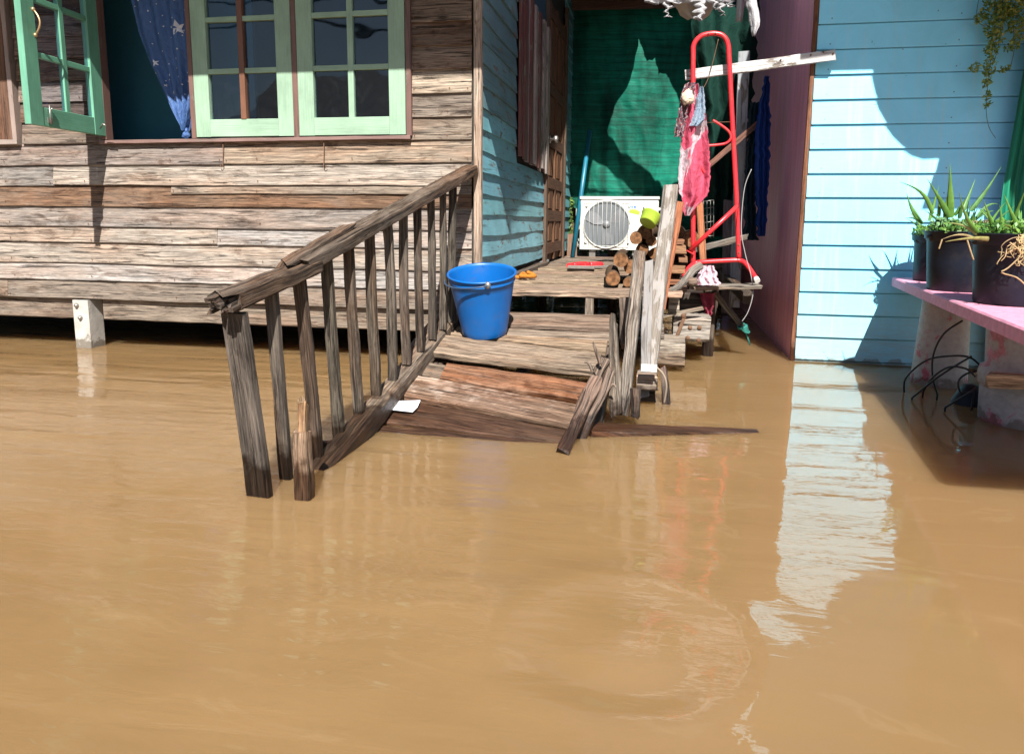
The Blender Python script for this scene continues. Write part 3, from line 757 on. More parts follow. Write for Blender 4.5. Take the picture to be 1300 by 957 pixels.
for i in range(14):   # splintered end grain
    e = b2+V(rnd.uniform(-.035, .035), rnd.uniform(-.01, .03), rnd.uniform(-.02, .02))
    mb.beam(e+V(0, .06, .012), e+V(rnd.uniform(-.006, .006), rnd.uniform(-.03, -.012), -.004), .014, .010, (1, 0, 0), 3, .003, OLDD, rag=.01)
mb.build('handrail', W_OLD, rail)
bal = [((297, 392), (331, 650), .078, .050), ((344, 362), (364, 618), .041, .04), ((379, 343), (402, 590), .044, .04), ((414, 324), (433, 560), .042, .04), ((442, 306), (456, 525), .041, .035),
       ((469, 292), (478, 498), .042, .035), ((492, 280), (498, 476), .040, .035), ((512, 270), (516, 453), .039, .035), ((530, 260), (534, 437), .036, .035), ((547, 250), (549, 422), .036, .035), ((562, 241), (562, 410), .034, .03), ((575, 234), (574, 400), .042, .03)]
for i, (tp, bt, w_, h_) in enumerate(bal):
    A = rp(*tp)+V(0, 0, -.01); B = rp(*bt); dd = (B-A).normalized(); 
    if B.z < .06: B = B+dd*.25
    else: B = B+dd*.03
    mb = MB(); mb.beam(B, A, w_*.92, h_*.55, (1, -.1, 0), 22, .003, vary((0.065, 0.054, 0.044) if i < 3 else (0.074, 0.059, 0.046), .15), rag=.0, w1=w_*.84, bow=rnd.uniform(-.006, .006))
    o = mb.build('newel_post' if i == 0 else 'baluster', W_OLD, rail)
mb = MB()
sl0 = at(420, 583, Z=-.02); sl1 = at(578, 398, Z=.275)
dd = (sl0-sl1).normalized()
mb.beam(sl1+V(.022, .03, .012), sl0+V(.022, 0, .012)+dd*.3, .078, .08, (1, 0, 0), 24, .004, (.15, .115, .085), rag=.01)
mb.beam(sl1+V(-.035, -.10, .012), sl1.lerp(sl0, .38)+V(-.035, 0, .012), .04, .05, (1, 0, 0), 10, .006, OLD, rag=.03)
mb.build('stringer', W_OLD, rail)
# broken stump
mb = MB(); a = at(386, 632, Z=0); y = a.y
mb.beam(at(386, 632, Z=0)+V(0, 0, -.2), at(384, 545, Y=y), .043, .04, n=12, jit=.008, tone=(0.223, 0.149, 0.099), rag=.02)
mb.beam(at(384, 560, Y=y), at(385, 509, Y=y), .024, .022, n=8, jit=.007, tone=(0.260, 0.167, 0.093), rag=.02)
solo(mb, 'broken_stake', W_OLD, a, 'short splintered stake standing in the water beside the big railing post', 'stake')
mb = MB(); a = at(413, 575, Z=0)
mb.beam(a+V(0, 0, -.1), a+V(0.000, 0.012, 0.034), .03, .03, n=6, jit=.006, tone=(0.099, 0.043, 0.031), rag=.01)
solo(mb, 'stake_stub', W_OLD, a, 'tiny reddish stub of wood poking up at the foot of the railing stringer', 'stub')

# ------------------------------------------------------------------ ramp of planks
ramp = thing('plank_ramp', 'sagging ramp of worn planks sinking into the muddy water below the porch', 'ramp', at(600, 555, Z=0))
RPp = V(-.5, 2.42, 0); RPn = V(0, -.30, 1.24).normalized()
def rm(px, py, up=0): p = onplane(px, py, RPp, RPn); return p+RPn*up
def plank4(mb, lt, rt_, rb, lb, up=0, th=.022, tone=PALE, n=18, jit=.007, rag=.02):
    A, B, C_, D = rm(*lt, up), rm(*rt_, up), rm(*rb, up), rm(*lb, up)
    rows = []; uvs = []; u0 = rnd.uniform(0, 60); v0 = rnd.uniform(0, 60); sx = rnd.uniform(0, 99)
    L = ((A+D)/2-(B+C_)/2).length
    for i in range(n+1):
        t = i/n; T = A.lerp(B, t); Bt = D.lerp(C_, t); wv = (T-Bt).length
        al = (B-A).normalized()
        e0 = al*(rag*noise.noise(V(sx, i, 0))) if i in (0, n) else V(0, 0, 0)
        j1 = jit*noise.noise(V(t*L*7+sx, 0, 0)); j2 = jit*noise.noise(V(t*L*7+sx, 5, 0)); jz = jit*.7*noise.noise(V(t*L*5+sx, 9, 0))
        d = (T-Bt).normalized(); nn = RPn
        T = T-d*(.013+.007*noise.noise(V(t*4+sx, 2, 2))); Bt = Bt+d*(.011+.007*noise.noise(V(t*4+sx, 7, 2)))
        mid = T.lerp(Bt, .5)+nn*(jz+.002)
        rows.append([T+d*j1+e0+nn*(jz-.003), T-d*.006+d*j1+e0+nn*jz, mid, Bt+d*.006-d*j2-e0*.5+nn*jz, Bt-d*j2-e0*.5+nn*(jz-.003), Bt-d*j2-nn*th, T+d*j1-nn*th])
        uvs.append([(u0+L*t, v0), (u0+L*t, v0+.008), (u0+L*t, v0+wv/2), (u0+L*t, v0+wv), (u0+L*t, v0+wv+.008), (u0+L*t, v0+wv+.03), (u0+L*t, v0+wv*2), (u0+L*t, v0+wv*2+.02)])
    vr = mb.grid(rows, uvs, tone, False, True)
    mb.face(list(reversed(vr[0])), [(u0, v0+.01*k) for k in range(7)], tone, False); mb.face(vr[-1], [(u0, v0+.01*k) for k in range(7)], tone, False)
WETB = (.12, .078, .057)
PL = [
 ((590, 393), (782, 398), (776, 418), (584, 409), 0, (0.19, 0.135, 0.1), None),
 ((582, 410), (776, 419), (773, 431), (575, 421), -.009, (0.235, 0.18, 0.135), None),
 ((575, 421), (772, 432), (768, 448), (571, 426), .005, (0.27, 0.195, 0.13), None),
 ((567, 427), (764, 450), (752, 476), (545, 452), .012, (0.235, 0.175, 0.125), None),
 ((543, 454), (571, 459), (556, 481), (528, 470), -.012, (0.161, 0.124, 0.093), 'weathered short plank piece beside the orange plank'),
 ((571, 459), (748, 483), (741, 509), (556, 482), .002, (.21, .100, .052), 'fresh orange-brown plank in the middle of the ramp'),
 ((529, 475), (742, 513), (728, 541), (506, 503),   .004, (.34, .265, .215), 'wide whitish plank scuffed with pale paint'),
 ((512, 502), (728, 541), (716, 562), (480, 533), -.009, WETB, 'dark wet plank just above the water'),
 ((478, 534), (735, 560), (730, 600), (450, 590), -.004, (.11, .07, .05), 'lowest plank, wet and sliding under the water'),
]
for k, (lt, rt_, rb, lb, up, tn, lab) in enumerate(PL):
    mb = MB(); plank4(mb, lt, rt_, rb, lb, up, .024, tn)
    o = mb.build('plank', W_DECK, ramp)
    if lab: o['label'] = lab
mb = MB()
for xx in (-.93, -.55, -.2):
    mb.beam((xx, 3.66, .225), (xx, 2.2, -.125), .05, .06, (1, 0, 0), 6, .003, OLDD)
for xx, yy, zt in ((-.9, 3.3, .12), (-.2, 3.3, .12), (-.55, 3.1, .07)):
    mb.beam((xx, yy, -.5), (xx, yy, zt), .06, .06, n=4, tone=OLDD)
mb.build('joist', W_OLD, ramp)
# long plank going under at the right
mb = MB(); A = at(745, 541, Z=.022); B = at(960, 549, Z=-.006)
mb.beam(A+V(0, 0, -.012), B, .13, .02, (0, 1, 0), 14, .004, (0.105, 0.059, 0.037), w1=.05, h1=.012, rag=.02)
solo(mb, 'submerged_board', W_DECK, A, 'long dark wet board lying at the water surface right of the ramp', 'board')
# paper scrap
mb = MB(); cs = [rm(*q, .006) for q in ((499, 515), (506, 511), (534, 510), (530, 519), (524, 525), (497, 522))]
vs = [mb.bm.verts.new(p) for p in cs]; mb.face(vs)
o = solo(mb, 'paper_scrap', PAPER, cs[0], 'torn piece of white paper lying on the wet left side of the ramp', 'paper'); md = o.modifiers.new('t', 'SOLIDIFY'); md.thickness = .001

# ------------------------------------------------------------------ bucket
bc = rm(615.5, 424, .006)
ax = (RPn*.93+V(.0, 0, .07)).normalized()
Rb = V(0, 0, 1).rotation_difference(ax).to_matrix()
bk = thing('bucket', 'bright blue plastic bucket with wire handle standing on the ramp', 'bucket', bc)
hB, r0, r1 = .288, .104, .148
bc2 = bc+ax*.001
mb = MB()
out = [(.001, .004), (r0-.008, .004), (r0-.004, 0), (r0, .006)]
out += [(r0+(r1-r0)*t, .006+(hB-.03)*t) for t in (.1, .3, .5, .7, .85)]
zt = hB
out += [(r1-.002, zt-.035), (r1+.002, zt-.033), (r1+.003, zt-.028), (r1+.001, zt-.024), (r1+.002, zt-.008), (r1+.009, zt-.006), (r1+.010, zt), (r1+.006, zt+.003), (r1, zt), (r1-.002, zt-.01)]
out += [(r0+(r1-r0)*t-.004, .01+(hB-.03)*t) for t in (.85, .6, .3, .05)]+[(.001, .012)]
mb.lathe(bc2, out, 64, mat=Rb)
bd = mb.build('bucket_body', BUCKET, bk)
# lugs and wire handle lying on the front rim
def bl(a, r, z): return bc2+Rb @ V(r*math.cos(a), r*math.sin(a), z)
aL, aR = math.radians(190), math.radians(35)
hl = []
c0 = bl(math.radians(250), r1+.012, zt-.02)
LA, RA = math.radians(100), math.radians(280+12)
e0, e1 = bl(LA, r1+.014, zt-.014), bl(RA, r1+.014, zt-.014)
for i in range(21):
    t = i/20; ang = LA+(RA-LA)*t
    hl.append(bl(ang, r1+.017+.004*math.sin(math.pi*t), zt-.012-.022*math.sin(math.pi*t)))
mb = MB(); mb.tube(hl, .0036, 8); mb.build('handle', plain('bucket_wire', (.03, .06, .12), .4, .1), bk)
for ang in (LA, RA):
    mb = MB(); c = bl(ang, r1+.008, zt-.012); mb.blob(c, .014, .012, .016, amp=0); mb.build('handle_lug', BUCKET if ang == LA else METAL, bk)

# ------------------------------------------------------------------ porch deck
ZD = .40
deck = thing('porch_deck', 'timber porch deck of worn planks between the two houses', 'deck', (-.4, 3.7, 0))
yy = at(660, 369, Z=ZD).y; k = 0
while yy < 7.9:
    wd = rnd.uniform(.16, .22); xa = XS+.02; xb = .14 if yy > 3.8 else .02
    if yy > 6: xb = .72
    mb = MB(); zj = rnd.uniform(-.012, .003)
    mb.beam((xa+(0.13 if yy < 3.72 else 0), yy+wd/2, ZD-.014+zj), (xb+rnd.uniform(-.02, .02), yy+wd/2+rnd.uniform(-.01, .01), ZD-.014+zj), .028, wd-.020, (0, 0, 1), 14, .006, vary((0.260, 0.192, 0.136) if yy < 5.6 else (0.186, 0.146, 0.112), .12), rag=.004)
    mb.build('plank', W_DECK, deck); yy += wd; k += 1
y0d = at(660, 369, Z=ZD).y
for (px, wpx) in ((748, 11),):
    mb = MB(); a = at(px, 396, Y=y0d+.04); mb.beam(V(a.x, y0d+.04, -.5), V(a.x, y0d+.04, ZD-.03), .042, .05, n=6, jit=.003, tone=TAN); mb.build('leg', W_OLD, deck)
for x, y in ((-.82, 5.4), (-.3, 5.4), (.4, 5.4), (-.6, 7.6), (0, 7.6), (.55, 7.6), (.3, 4.3)):
    mb = MB(); mb.beam((x, y, -.5), (x, y, ZD-.03), .06, .06, n=4, jit=.003, tone=OLDD); mb.build('leg', W_OLD, deck)
for x in (-.8, -.1, .5):
    mb = MB(); mb.beam((x, 3.9 if x < .3 else 4.3, ZD-.065), (x, 7.8, ZD-.065), .05, .07, (1, 0, 0), 6, .002, OLDD); mb.build('joist', W_OLD, deck)
# slats under the deck at the back (dark, with daylight and greenery between)
fen = thing('back_fence', 'low picket fence of odd brown and white slats under the green netting', 'fence', (-.4, 7.72, ZD))
YF = 7.72
a = at(720, 231, Y=YF-.03); b_ = at(842, 243, Y=YF-.03)
mb = MB(); mb.beam(a+V(-.05, 0, 0), V(.75, YF-.03, b_.z-.09), .055, .03, (0, 0, 1), 16, .004, (.46, .31, .25)); mb.build('rail', W_PLAIN, fen)
mb = MB(); mb.beam(at(732, 330, Y=7.45), at(785, 331, Y=7.45)+V(.1, 0, 0), .035, .03, (0, 0, 1), 8, .003, (.45, .36, .28)); mb.build('rail', W_PLAIN, fen)
k = 0; x = -.86
while x < .75:
    wd = rnd.choice((.05, .06, .07)); tn = [(.16, .08, .06), (.10, .07, .05), (.50, .47, .42), (.18, .09, .07), (.13, .11, .08)][k % 5]
    mb = MB(); mb.beam((x, YF, ZD-.05), (x, YF, 1.16-.07*x), wd, .015, n=6, jit=.003, tone=vary(tn, .15)); mb.build('picket', W_PLAIN, fen)
    x += wd+rnd.choice((.035, .06, .09)); k += 1
mb = MB(); a = at(726, 330, Y=7.3); mb.beam(V(a.x, 7.3, ZD), V(a.x, 7.3, at(726, 297, Y=7.3).z), .095, .03, n=5, jit=.003, tone=(.20, .12, .08))
solo(mb, 'stub_board', W_PLAIN, (a.x, 7.3, ZD), 'short upright brown board at the left of the air conditioner', 'board')

# greenery behind the porch
def leafpatch(mb, c, rx, ry, rz, n, size, tones, up=.3):
    for i in range(n):
        while True:
            d = V(rnd.uniform(-1, 1), rnd.uniform(-1, 1), rnd.uniform(-1, 1))
            if d.length < 1: break
        p = Vector(c)+V(d.x*rx, d.y*ry, d.z*rz); s = size*rnd.uniform(.6, 1.3)
        nrm = V(rnd.uniform(-1, 1), rnd.uniform(-1, .3), rnd.uniform(-.2, 1)).normalized(); t = nrm.orthogonal().normalized()
        t = (Matrix.Rotation(rnd.uniform(0, 6.28), 3, nrm) @ t); b2_ = nrm.cross(t)
        q = [p-t*s, p-t*.2*s+b2_*.45*s+nrm*.08*s, p+t*s, p-t*.2*s-b2_*.45*s+nrm*.08*s]
        mb.face([mb.bm.verts.new(v) for v in q], None, vary(rnd.choice(tones), .25), True)
mb = MB()
for i in range(9): leafpatch(mb, (-1.6+i*.42, 9.0+rnd.uniform(-.2, .3), .45), .35, .3, .65, 420, .06, [(.10, .17, .03), (.07, .13, .03), (.14, .20, .04)])
for i in range(9): leafpatch(mb, (-1.6+i*.42, 8.7, .15), .35, .25, .3, 420, .07, [(.10, .19, .03), (.07, .14, .03)])
for i in range(60):
    x = -1.8+i*.065; mb.tube([(x, 9.0, -.3), (x+rnd.uniform(-.1, .1), 9.0, .8)], .004, 4, (.08, .1, .03))
o = solo(mb, 'hedge', LEAF, (-.2, 9, 0), 'sunlit green shrubs seen through gaps behind the porch and under the deck', 'shrubs'); o['kind'] = 'stuff'

# ------------------------------------------------------------------ green net and porch roof
YN = 7.5
mb = MB()
hang(mb, [(-20, 716, 1010), (60, 717, 1005), (150, 718, 985), (243, 720, 965), (262, 722, 960), (300, 830, 955), (330, 850, 950)], YN+.06, 130, 70, .016, 2.5, 0, edge=.03, yfun=lambda s, t: .05*noise.noise(V(s*9, t*2, 3))+.02*noise.noise(V(s*25-t*8, t*9, 5)))
solo(mb, 'shade_net', NET, (0, YN, 1.0), 'large green shade netting hung as the back wall of the porch', 'netting')
# nearer loose net fold, right of the clothes; its shade is put into the dark colour
mb = MB()
hang(mb, [(-30, 872, 968), (40, 880, 962), (130, 893, 955), (230, 898, 945), (300, 900, 938)], 6.2, 40, 40, .04, 3, 1.2, edge=.04)
o = solo(mb, 'net_curtain', cloth_mat('shaded_green_net', (.001, .026, .018), .05, .3), (.6, 6.2, 1), 'loose green net, coloured dark for shade, hanging behind the red trolley against the maroon wall', 'netting')

pr = thing('porch_roof', 'dark porch roof with gaps cut to shape the sunlight on the green netting', 'roof', (-.1, 6.8, 2.8))
ZR = 2.82
def to_roof(px, py, zr=ZR):
    p = at(px, py, Y=YN); t = (zr-p.z)/(-S.z); return p-S*t
holeA = [(812, 40), (806, 78), (796, 105), (782, 125), (772, 156), (783, 176), (805, 196), (828, 212), (850, 238), (874, 250), (880, 190), (868, 120), (858, 95), (848, 78), (838, 84), (834, 62), (823, 70), (818, 58)]  # lit patch outlines on the netting, projected back to cut the roof gaps
holeB = [(754, 193), (748, 232), (812, 243), (790, 222), (772, 205)]
def lin(poly):
    o = []
    for i in range(len(poly)):
        (x0, y0), (x1, y1) = poly[i], poly[(i+1) % len(poly)]
        for k in range(3):
            t = k/3; j = 1.6 if k else .6
            o.append(to_roof(x0+(x1-x0)*t+rnd.uniform(-j, j), y0+(y1-y0)*t+rnd.uniform(-j, j)))
    return o
hA = lin(holeA)
xa, xb, ya, yb = XS-.3, .80, 5.86, 7.95
# second gap, cut so that sun falls on the lower lit triangle
hB = lin(holeB)
outer = [V(xa, ya, ZR), V(xb, ya, ZR), V(xb, yb, ZR), V(xa, yb, ZR)]
mb = MB(); loops = [outer, hA, hB]
allv = [p for lp in loops for p in lp]
tri = tessellate_polygon([[Vector((p.x, p.y, 0)) for p in lp] for lp in loops])
bv = [mb.bm.verts.new((p.x, p.y, ZR)) for p in allv]
for t in tri: mb.face([bv[i] for i in t], None, (.1, .08, .06))
o = mb.build('roof_sheet', plain('rusty_roof_underside', (.09, .065, .05), .85, .3, 4), pr); md = o.modifiers.new('t', 'SOLIDIFY'); md.thickness = .01
mb = MB(); 
za = at(780, 11, Y=7.4).z
mb.beam((XS+.02, 7.4, za+.07), (.20, 7.4, za+.05), .14, .05, (0, 0, 1), 10, .004, (.10, .055, .04)); mb.build('beam', W_PLAIN, pr)

# torn white sheeting at the top
def ragged(name, rows, Y, label, mat=None):
    mb = MB(); hang(mb, rows, Y, 14, 12, .02, 2, rnd.uniform(0, 6), edge=.02)
    o = solo(mb, name, mat or TARP, at(rows[0][1], rows[0][0], Y=Y), label, 'sheeting', 'torn white sheets under the porch roof'); md = o.modifiers.new('t', 'SOLIDIFY'); md.thickness = .002; return o
TARP = cloth_mat('torn_white_sheet', (.72, .72, .74), .3, .12)
TARPB = cloth_mat('dirty_white_sheet', (.62, .52, .40), .2, .3)
mb = MB()
hang(mb, [(-60, 815, 940), (-5, 826, 932), (4, 830, 930)], 4.9, 30, 8, .02, 4, 0, edge=.02)
strips = [(830, 6, 12, 3), (848, 22, 8, 4), (862, 6, 9, 5), (878, 4, 26, 6), (889, 27, 10, 7), (907, 12, 7, 4), (916, 20, 8, 8), (925, 10, 9, 3)]
for (cx, yb_, w_, _) in strips:
    hang(mb, [(-2, cx-w_*.9, cx+w_*.8), (yb_*.4, cx-w_*.6, cx+w_*.7), (yb_*.75, cx-w_*.5, cx+w_*.25), (yb_, cx-w_*.1, cx+w_*.3)], 4.9+rnd.uniform(-.01, .01), 7, 12, .014, 1, rnd.uniform(0, 6), edge=.045)
o = solo(mb, 'torn_sheet', TARP, at(880, 0, Y=4.9), 'torn white plastic sheet with ragged strips hanging over the trolley at the top edge', 'sheeting'); md = o.modifiers.new('t', 'SOLIDIFY'); md.thickness = .002
mb = MB(); hang(mb, [(-60, 842, 915), (0, 850, 912), (12, 858, 905), (20, 866, 899), (25, 874, 892)], 4.98, 20, 14, .02, 2, 2, edge=.02)
solo(mb, 'dirty_sheet', TARPB, at(880, 0, Y=4.98), 'yellowed crumpled sheet tucked behind the torn white strips', 'sheeting')
mb = MB(); hang(mb, [(-60, 940, 962), (0, 946, 960), (8, 948, 963), (18, 950, 966), (30, 953, 965), (42, 954, 960), (46, 956, 959)], 4.75, 10, 16, .018, 1, 2, edge=.015)
o = solo(mb, 'torn_rag', TARP, at(955, 0, Y=4.75), 'white rag hanging against the maroon wall near the top edge', 'rag'); md = o.modifiers.new('t', 'SOLIDIFY'); md.thickness = .002
mb = MB(); hang(mb, [(-60, 930, 950), (0, 936, 948), (14, 935, 944), (28, 934, 942)], 4.9, 8, 10, .02, 1, 2, edge=.01)
o = solo(mb, 'torn_rag', TARP, at(940, 0, Y=4.9), 'narrow white rag hanging between the torn sheet and the maroon wall', 'rag'); md = o.modifiers.new('t', 'SOLIDIFY'); md.thickness = .002
# pole that carries the sheets, out of view above
mb = MB(); mb.beam((-.2, 4.9, 2.55), (.74, 4.9, 2.55), .05, .05, (0, 0, 1), 6, .003, OLD)
solo(mb, 'roof_pole', W_OLD, (.3, 4.9, 2.55), 'wooden pole under the porch roof holding the torn sheets', 'pole')

# ------------------------------------------------------------------ blue house
XR = .748; YR = 4.25
bh = thing('blue_house', 'light blue boarded house with maroon side wall and brown corner trim on the right', 'house', (XR, YR, 0))
mb = MB(); zz = .007-.1235*4
tz = [zz+i*.1235 for i in range(26)]
for z in tz:
    seg = 12; A = []; U = []; u0 = rnd.uniform(0, 20); dz = rnd.uniform(-.0008, .0008)
    for i in range(seg+1):
        x = XR+.012+(3.6-XR)*i/seg
        A.append([V(x, YR+.003, z+dz+.0055), V(x, YR-.017, z+dz+.0055), V(x, YR-.018, z+dz+.008), V(x, YR-.006, z+.1235-.0005), V(x, YR+.003, z+.1235)])
        U.append([(u0+x, z), (u0+x, z+.01), (u0+x, z+.012), (u0+x, z+.12), (u0+x, z+.13)])
    vr = mb.grid(A, U, WHITE, False); mb.face(vr[0][:]); mb.face(list(reversed(vr[-1])))
mb.box(XR+.02, 3.6, YR+.004, YR+.05, -.5, 2.75)
mb.build('front_wall', BLUEW, bh)
mb = MB(); yy = YR+.01
for i in range(7):
    y1_ = yy+.62; mb.box(XR-.006, XR+.02, yy, y1_-.004, -.5, 2.75); yy = y1_
mb.build('side_wall', PINKW, bh)
mb = MB(); mb.beam((XR-.002, YR-.006, -.5), (XR-.002, YR-.006, 2.7), .022, .022, n=30, jit=.0025, tone=(.17, .075, .04))
mb.build('corner_trim', W_PLAIN, bh)
mb = MB(); EO = .9; EZ = at(1080, 78, Y=YR).z+EO*.72/.673; EY = YR-EO; EX = XR+.13
for i in range(90):
    x0 = EX+i*.0355; x1 = x0+.0355; h0 = .009*math.sin(i*1.57); h1 = .009*math.sin((i+1)*1.57)
    a = [mb.bm.verts.new(q) for q in (V(x0, EY, EZ+h0), V(x1, EY, EZ+h1), V(x1, 7, EZ+1.2+h1), V(x0, 7, EZ+1.2+h0))]
    mb.face(a, None, (.3, .3, .3), True)
o = mb.build('roof', bpy.data.materials['corrugated_zinc'], bh); md = o.modifiers.new('t', 'SOLIDIFY'); md.thickness = .004
mb = MB(); mb.beam((EX, EY+.02, EZ-.04), (EX+90*.0355, EY+.02, EZ-.04), .02, .08, (0, 1, 0), 4, .002, TAN); mb.build('fascia', W_PLAIN, o)
# added unseen sheet, its outline projected back from the curved wall shadow
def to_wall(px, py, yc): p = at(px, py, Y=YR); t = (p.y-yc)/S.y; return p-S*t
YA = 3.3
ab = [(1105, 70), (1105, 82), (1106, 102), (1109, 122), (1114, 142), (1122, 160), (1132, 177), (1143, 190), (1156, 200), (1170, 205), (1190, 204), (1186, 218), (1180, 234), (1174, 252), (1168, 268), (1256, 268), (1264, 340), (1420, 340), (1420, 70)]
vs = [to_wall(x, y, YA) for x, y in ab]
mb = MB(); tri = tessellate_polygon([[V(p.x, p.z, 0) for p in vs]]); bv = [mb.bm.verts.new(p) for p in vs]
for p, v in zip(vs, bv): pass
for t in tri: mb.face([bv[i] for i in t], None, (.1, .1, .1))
o = solo(mb, 'shadow_sheet', cloth_mat('shadow_sheet_cloth', (.03, .10, .08), .05), (1.6, YA, 2.4), 'added unseen dark sheet, cut to cast the curved shadow on the blue wall', 'shadow sheet'); md = o.modifiers.new('t', 'SOLIDIFY'); md.thickness = .004
# green net curtain at right of the blue wall
mb = MB(); hang(mb, [(-30, 1316, 1420), (90, 1300, 1410), (150, 1290, 1400), (240, 1273, 1400), (300, 1268, 1400), (420, 1262, 1400), (500, 1258, 1400)], 4.12, 60, 30, .012, 14, 0)
DG = NB('dark_green_net_sheet')
n1 = DG.noise(DG.coords('UV', (60, 3, 1)), 1, 4, .6)
c = DG.mix(1.0, (.006, .16, .085), DG.ramp(n1, [(.3, .45), (.7, 1.4)]), 'MULTIPLY'); DG.done(c, .6, DG.bump(n1, .004), .3)
solo(mb, 'green_screen', DG.m, (2.1, 4.12, .6), 'dark green pleated netting sheet at the right end of the blue wall', 'netting')

# ------------------------------------------------------------------ pink bench
ZS = .470
P0 = at(1125, 349, Z=ZS); P1 = at(1300, 417, Z=ZS); dd = (P1-P0); dd = dd/abs(dd.y)
P0 = P1-dd*(4.19-P1.y) if P0.y > 4.19 else P0
Pe = P1+dd*.35
bench = thing('pink_bench', 'pink painted concrete bench on two flaking round piers by the blue wall', 'bench', (1.35, 3.4, 0))
mb = MB(); edge = []; n_ = 30
th_ = .048
rows = []; uvs = []
for i in range(n_+1):
    t = i/n_; p = P0.lerp(Pe, t); j = .003*noise.noise(V(t*30, 0, 0)); q = .002*noise.noise(V(t*50, 4, 0))
    rows.append([V(p.x+.62, p.y, ZS-th_), V(p.x+.62, p.y, ZS+q), V(p.x+.006, p.y, ZS+q), V(p.x+j, p.y, ZS-.006), V(p.x+j, p.y, ZS-th_+.004), V(p.x+.01, p.y, ZS-th_)])
    uvs.append([(t, k*.1) for k in range(7)])
vr = mb.grid(rows, uvs, WHITE, False, True); mb.face(list(reversed(vr[0]))); mb.face(vr[-1])
mb.build('bench_top', SLAB, bench)
mb = MB(); c1 = V(at(1201, 492, Z=0).x, at(1201, 492, Z=0).y+.10, 0); r_ = .118
mb.lathe(c1, [(r_*1.02, -.5), (r_*1.02, 0), (r_, .05), (r_*.93, .2), (r_*.86, .36), (r_*.84, ZS-th_)], 48, wob=.02, caps=(1, 1)); mb.build('pier', PIER, bench)
c2 = V(at(1270, 545, Z=0).x+.13, at(1270, 545, Z=0).y+.17, 0)
r2 = .185
ex = at(1236, 520, Z=0)
c2 = V(1.435, 3.12, 0)
mb = MB(); mb.lathe(c2, [(r2*.95, -.5), (r2*.95, 0), (r2*.97, .12), (r2*.97, .135), (r2*1.02, .142), (r2*1.03, .18), (r2*1.0, .205), (r2*.92, .212), (r2*.95, .30), (r2*1.0, ZS-th_)], 60, wob=.012, caps=(1, 1)); mb.build('pier', PIERG, bench)
# burnt plank lying on the pier collar
a = at(1254, 482, Y=2.93); b_ = at(1330, 487, Y=2.93)
mb = MB(); mb.beam(a, b_, .052, .05, (0, 0, 1), 10, .008, (.46, .33, .22), rag=.03)
mb.box(c2.x-.1, c2.x+.1, 2.93, 3.0, a.z-.06, a.z-.02, (.1, .1, .1)) if False else None
solo(mb, 'broken_plank', W_DECK, a, 'broken pale plank end resting against the collar of the nearer bench pier', 'plank')
# black upturned cone pot in the water
mb = MB(); c = at(1228, 516, Z=0)+V(.03, .06, 0); mb.lathe(c, [(.075, -.1), (.07, .01), (.05, .05), (.03, .08), (.001, .085)], 24)
solo(mb, 'sunken_pot', POT, c, 'small black plastic pot half sunk in the water between the bench piers', 'pot')
# cables
def curve(ctrl, n=26):
    P = [Vector(c) for c in ctrl]; P = [P[0]]+P+[P[-1]]; o = []
    for i in range(1, len(P)-2):
        for k in range(n//(len(P)-3)+1):
            t = k/(n//(len(P)-3)+1); a, b_, c, d = P[i-1], P[i], P[i+1], P[i+2]
            o.append(.5*((2*b_)+(c-a)*t+(2*a-5*b_+4*c-d)*t*t+(3*b_-a-3*c+d)*t**3))
    o.append(P[-2]); return o
cabs = [([(1148, 500, 3.55), (1150, 480, 3.5), (1175, 458, 3.42), (1205, 452, 3.36), (1232, 454, 3.3), (1250, 470, 3.3)], 'black cable arching out of the water farthest left'),
        ([(1222, 407, 3.35), (1198, 424, 3.35), (1185, 450, 3.38), (1184, 478, 3.40), (1190, 500, 3.42)], 'black cable looping down from the underside of the bench'),
        ([(1158, 505, 3.4), (1185, 483, 3.35), (1210, 466, 3.3), (1234, 452, 3.27)], 'black cable rising straight to the nearer pier'),
        ([(1172, 497, 3.45), (1185, 478, 3.36), (1205, 466, 3.3), (1226, 468, 3.26), (1238, 478, 3.22)], 'low black cable curving between the piers'),
        ([(1200, 517, 3.22), (1215, 508, 3.2), (1233, 497, 3.18), (1240, 492, 3.2)], 'short black cable entering the water nearest the camera'),
        ([(1236, 497, 3.25), (1220, 498, 3.25), (1217, 484, 3.25), (1226, 475, 3.25), (1240, 471, 3.25)], 'small black cable loop beside the sunken pot')]
for pts, lab in cabs:
    cp_ = [at(x, y, Y=Y_) for x, y, Y_ in pts]
    mb = MB(); cv = curve(cp_)
    e = cv[0]
    if e.z > 0 and e.z < .12: cv = [V(e.x, e.y, -.05)]+cv
    e = cv[-1]
    if e.z < .08: cv = cv+[V(e.x, e.y, -.05)]
    mb.tube(cv, .0042, 8); solo(mb, 'cable', BLACKRUB, cp_[0], lab, 'cable', 'black cables by the bench')

# ------------------------------------------------------------------ pots and plants
def blade(mb, base, tip, w_, bend, tone, n=9, thick=.35):
    base = Vector(base); tip = Vector(tip); d = tip-base; L = d.length
    rows = []; uvs = []
    bd_ = Vector(bend)
    side = d.cross(V(0, 1, .2)).normalized()
    if side.length < .1: side = V(1, 0, 0)
    for i in range(n+1):
        t = i/n; c = base+d*t+bd_*math.sin(math.pi*t)
        ww = w_*(1-t**1.6)*(.75+.5*math.sin(math.pi*min(1, t*1.6))*.5)+.0006
        nrm = side.cross(d).normalized()
        rows.append([c+side*ww*math.cos(a)+nrm*ww*thick*math.sin(a)*(1 if math.sin(a) < 0 else .3) for a in [2*math.pi*k/7 for k in range(7)]])
        uvs.append([(t, k/7) for k in range(8)])
    mb.grid(rows, uvs, tone, True, True)
AG = [(.10, .23, .045), (.13, .27, .05), (.075, .18, .05), (.20, .27, .06)]
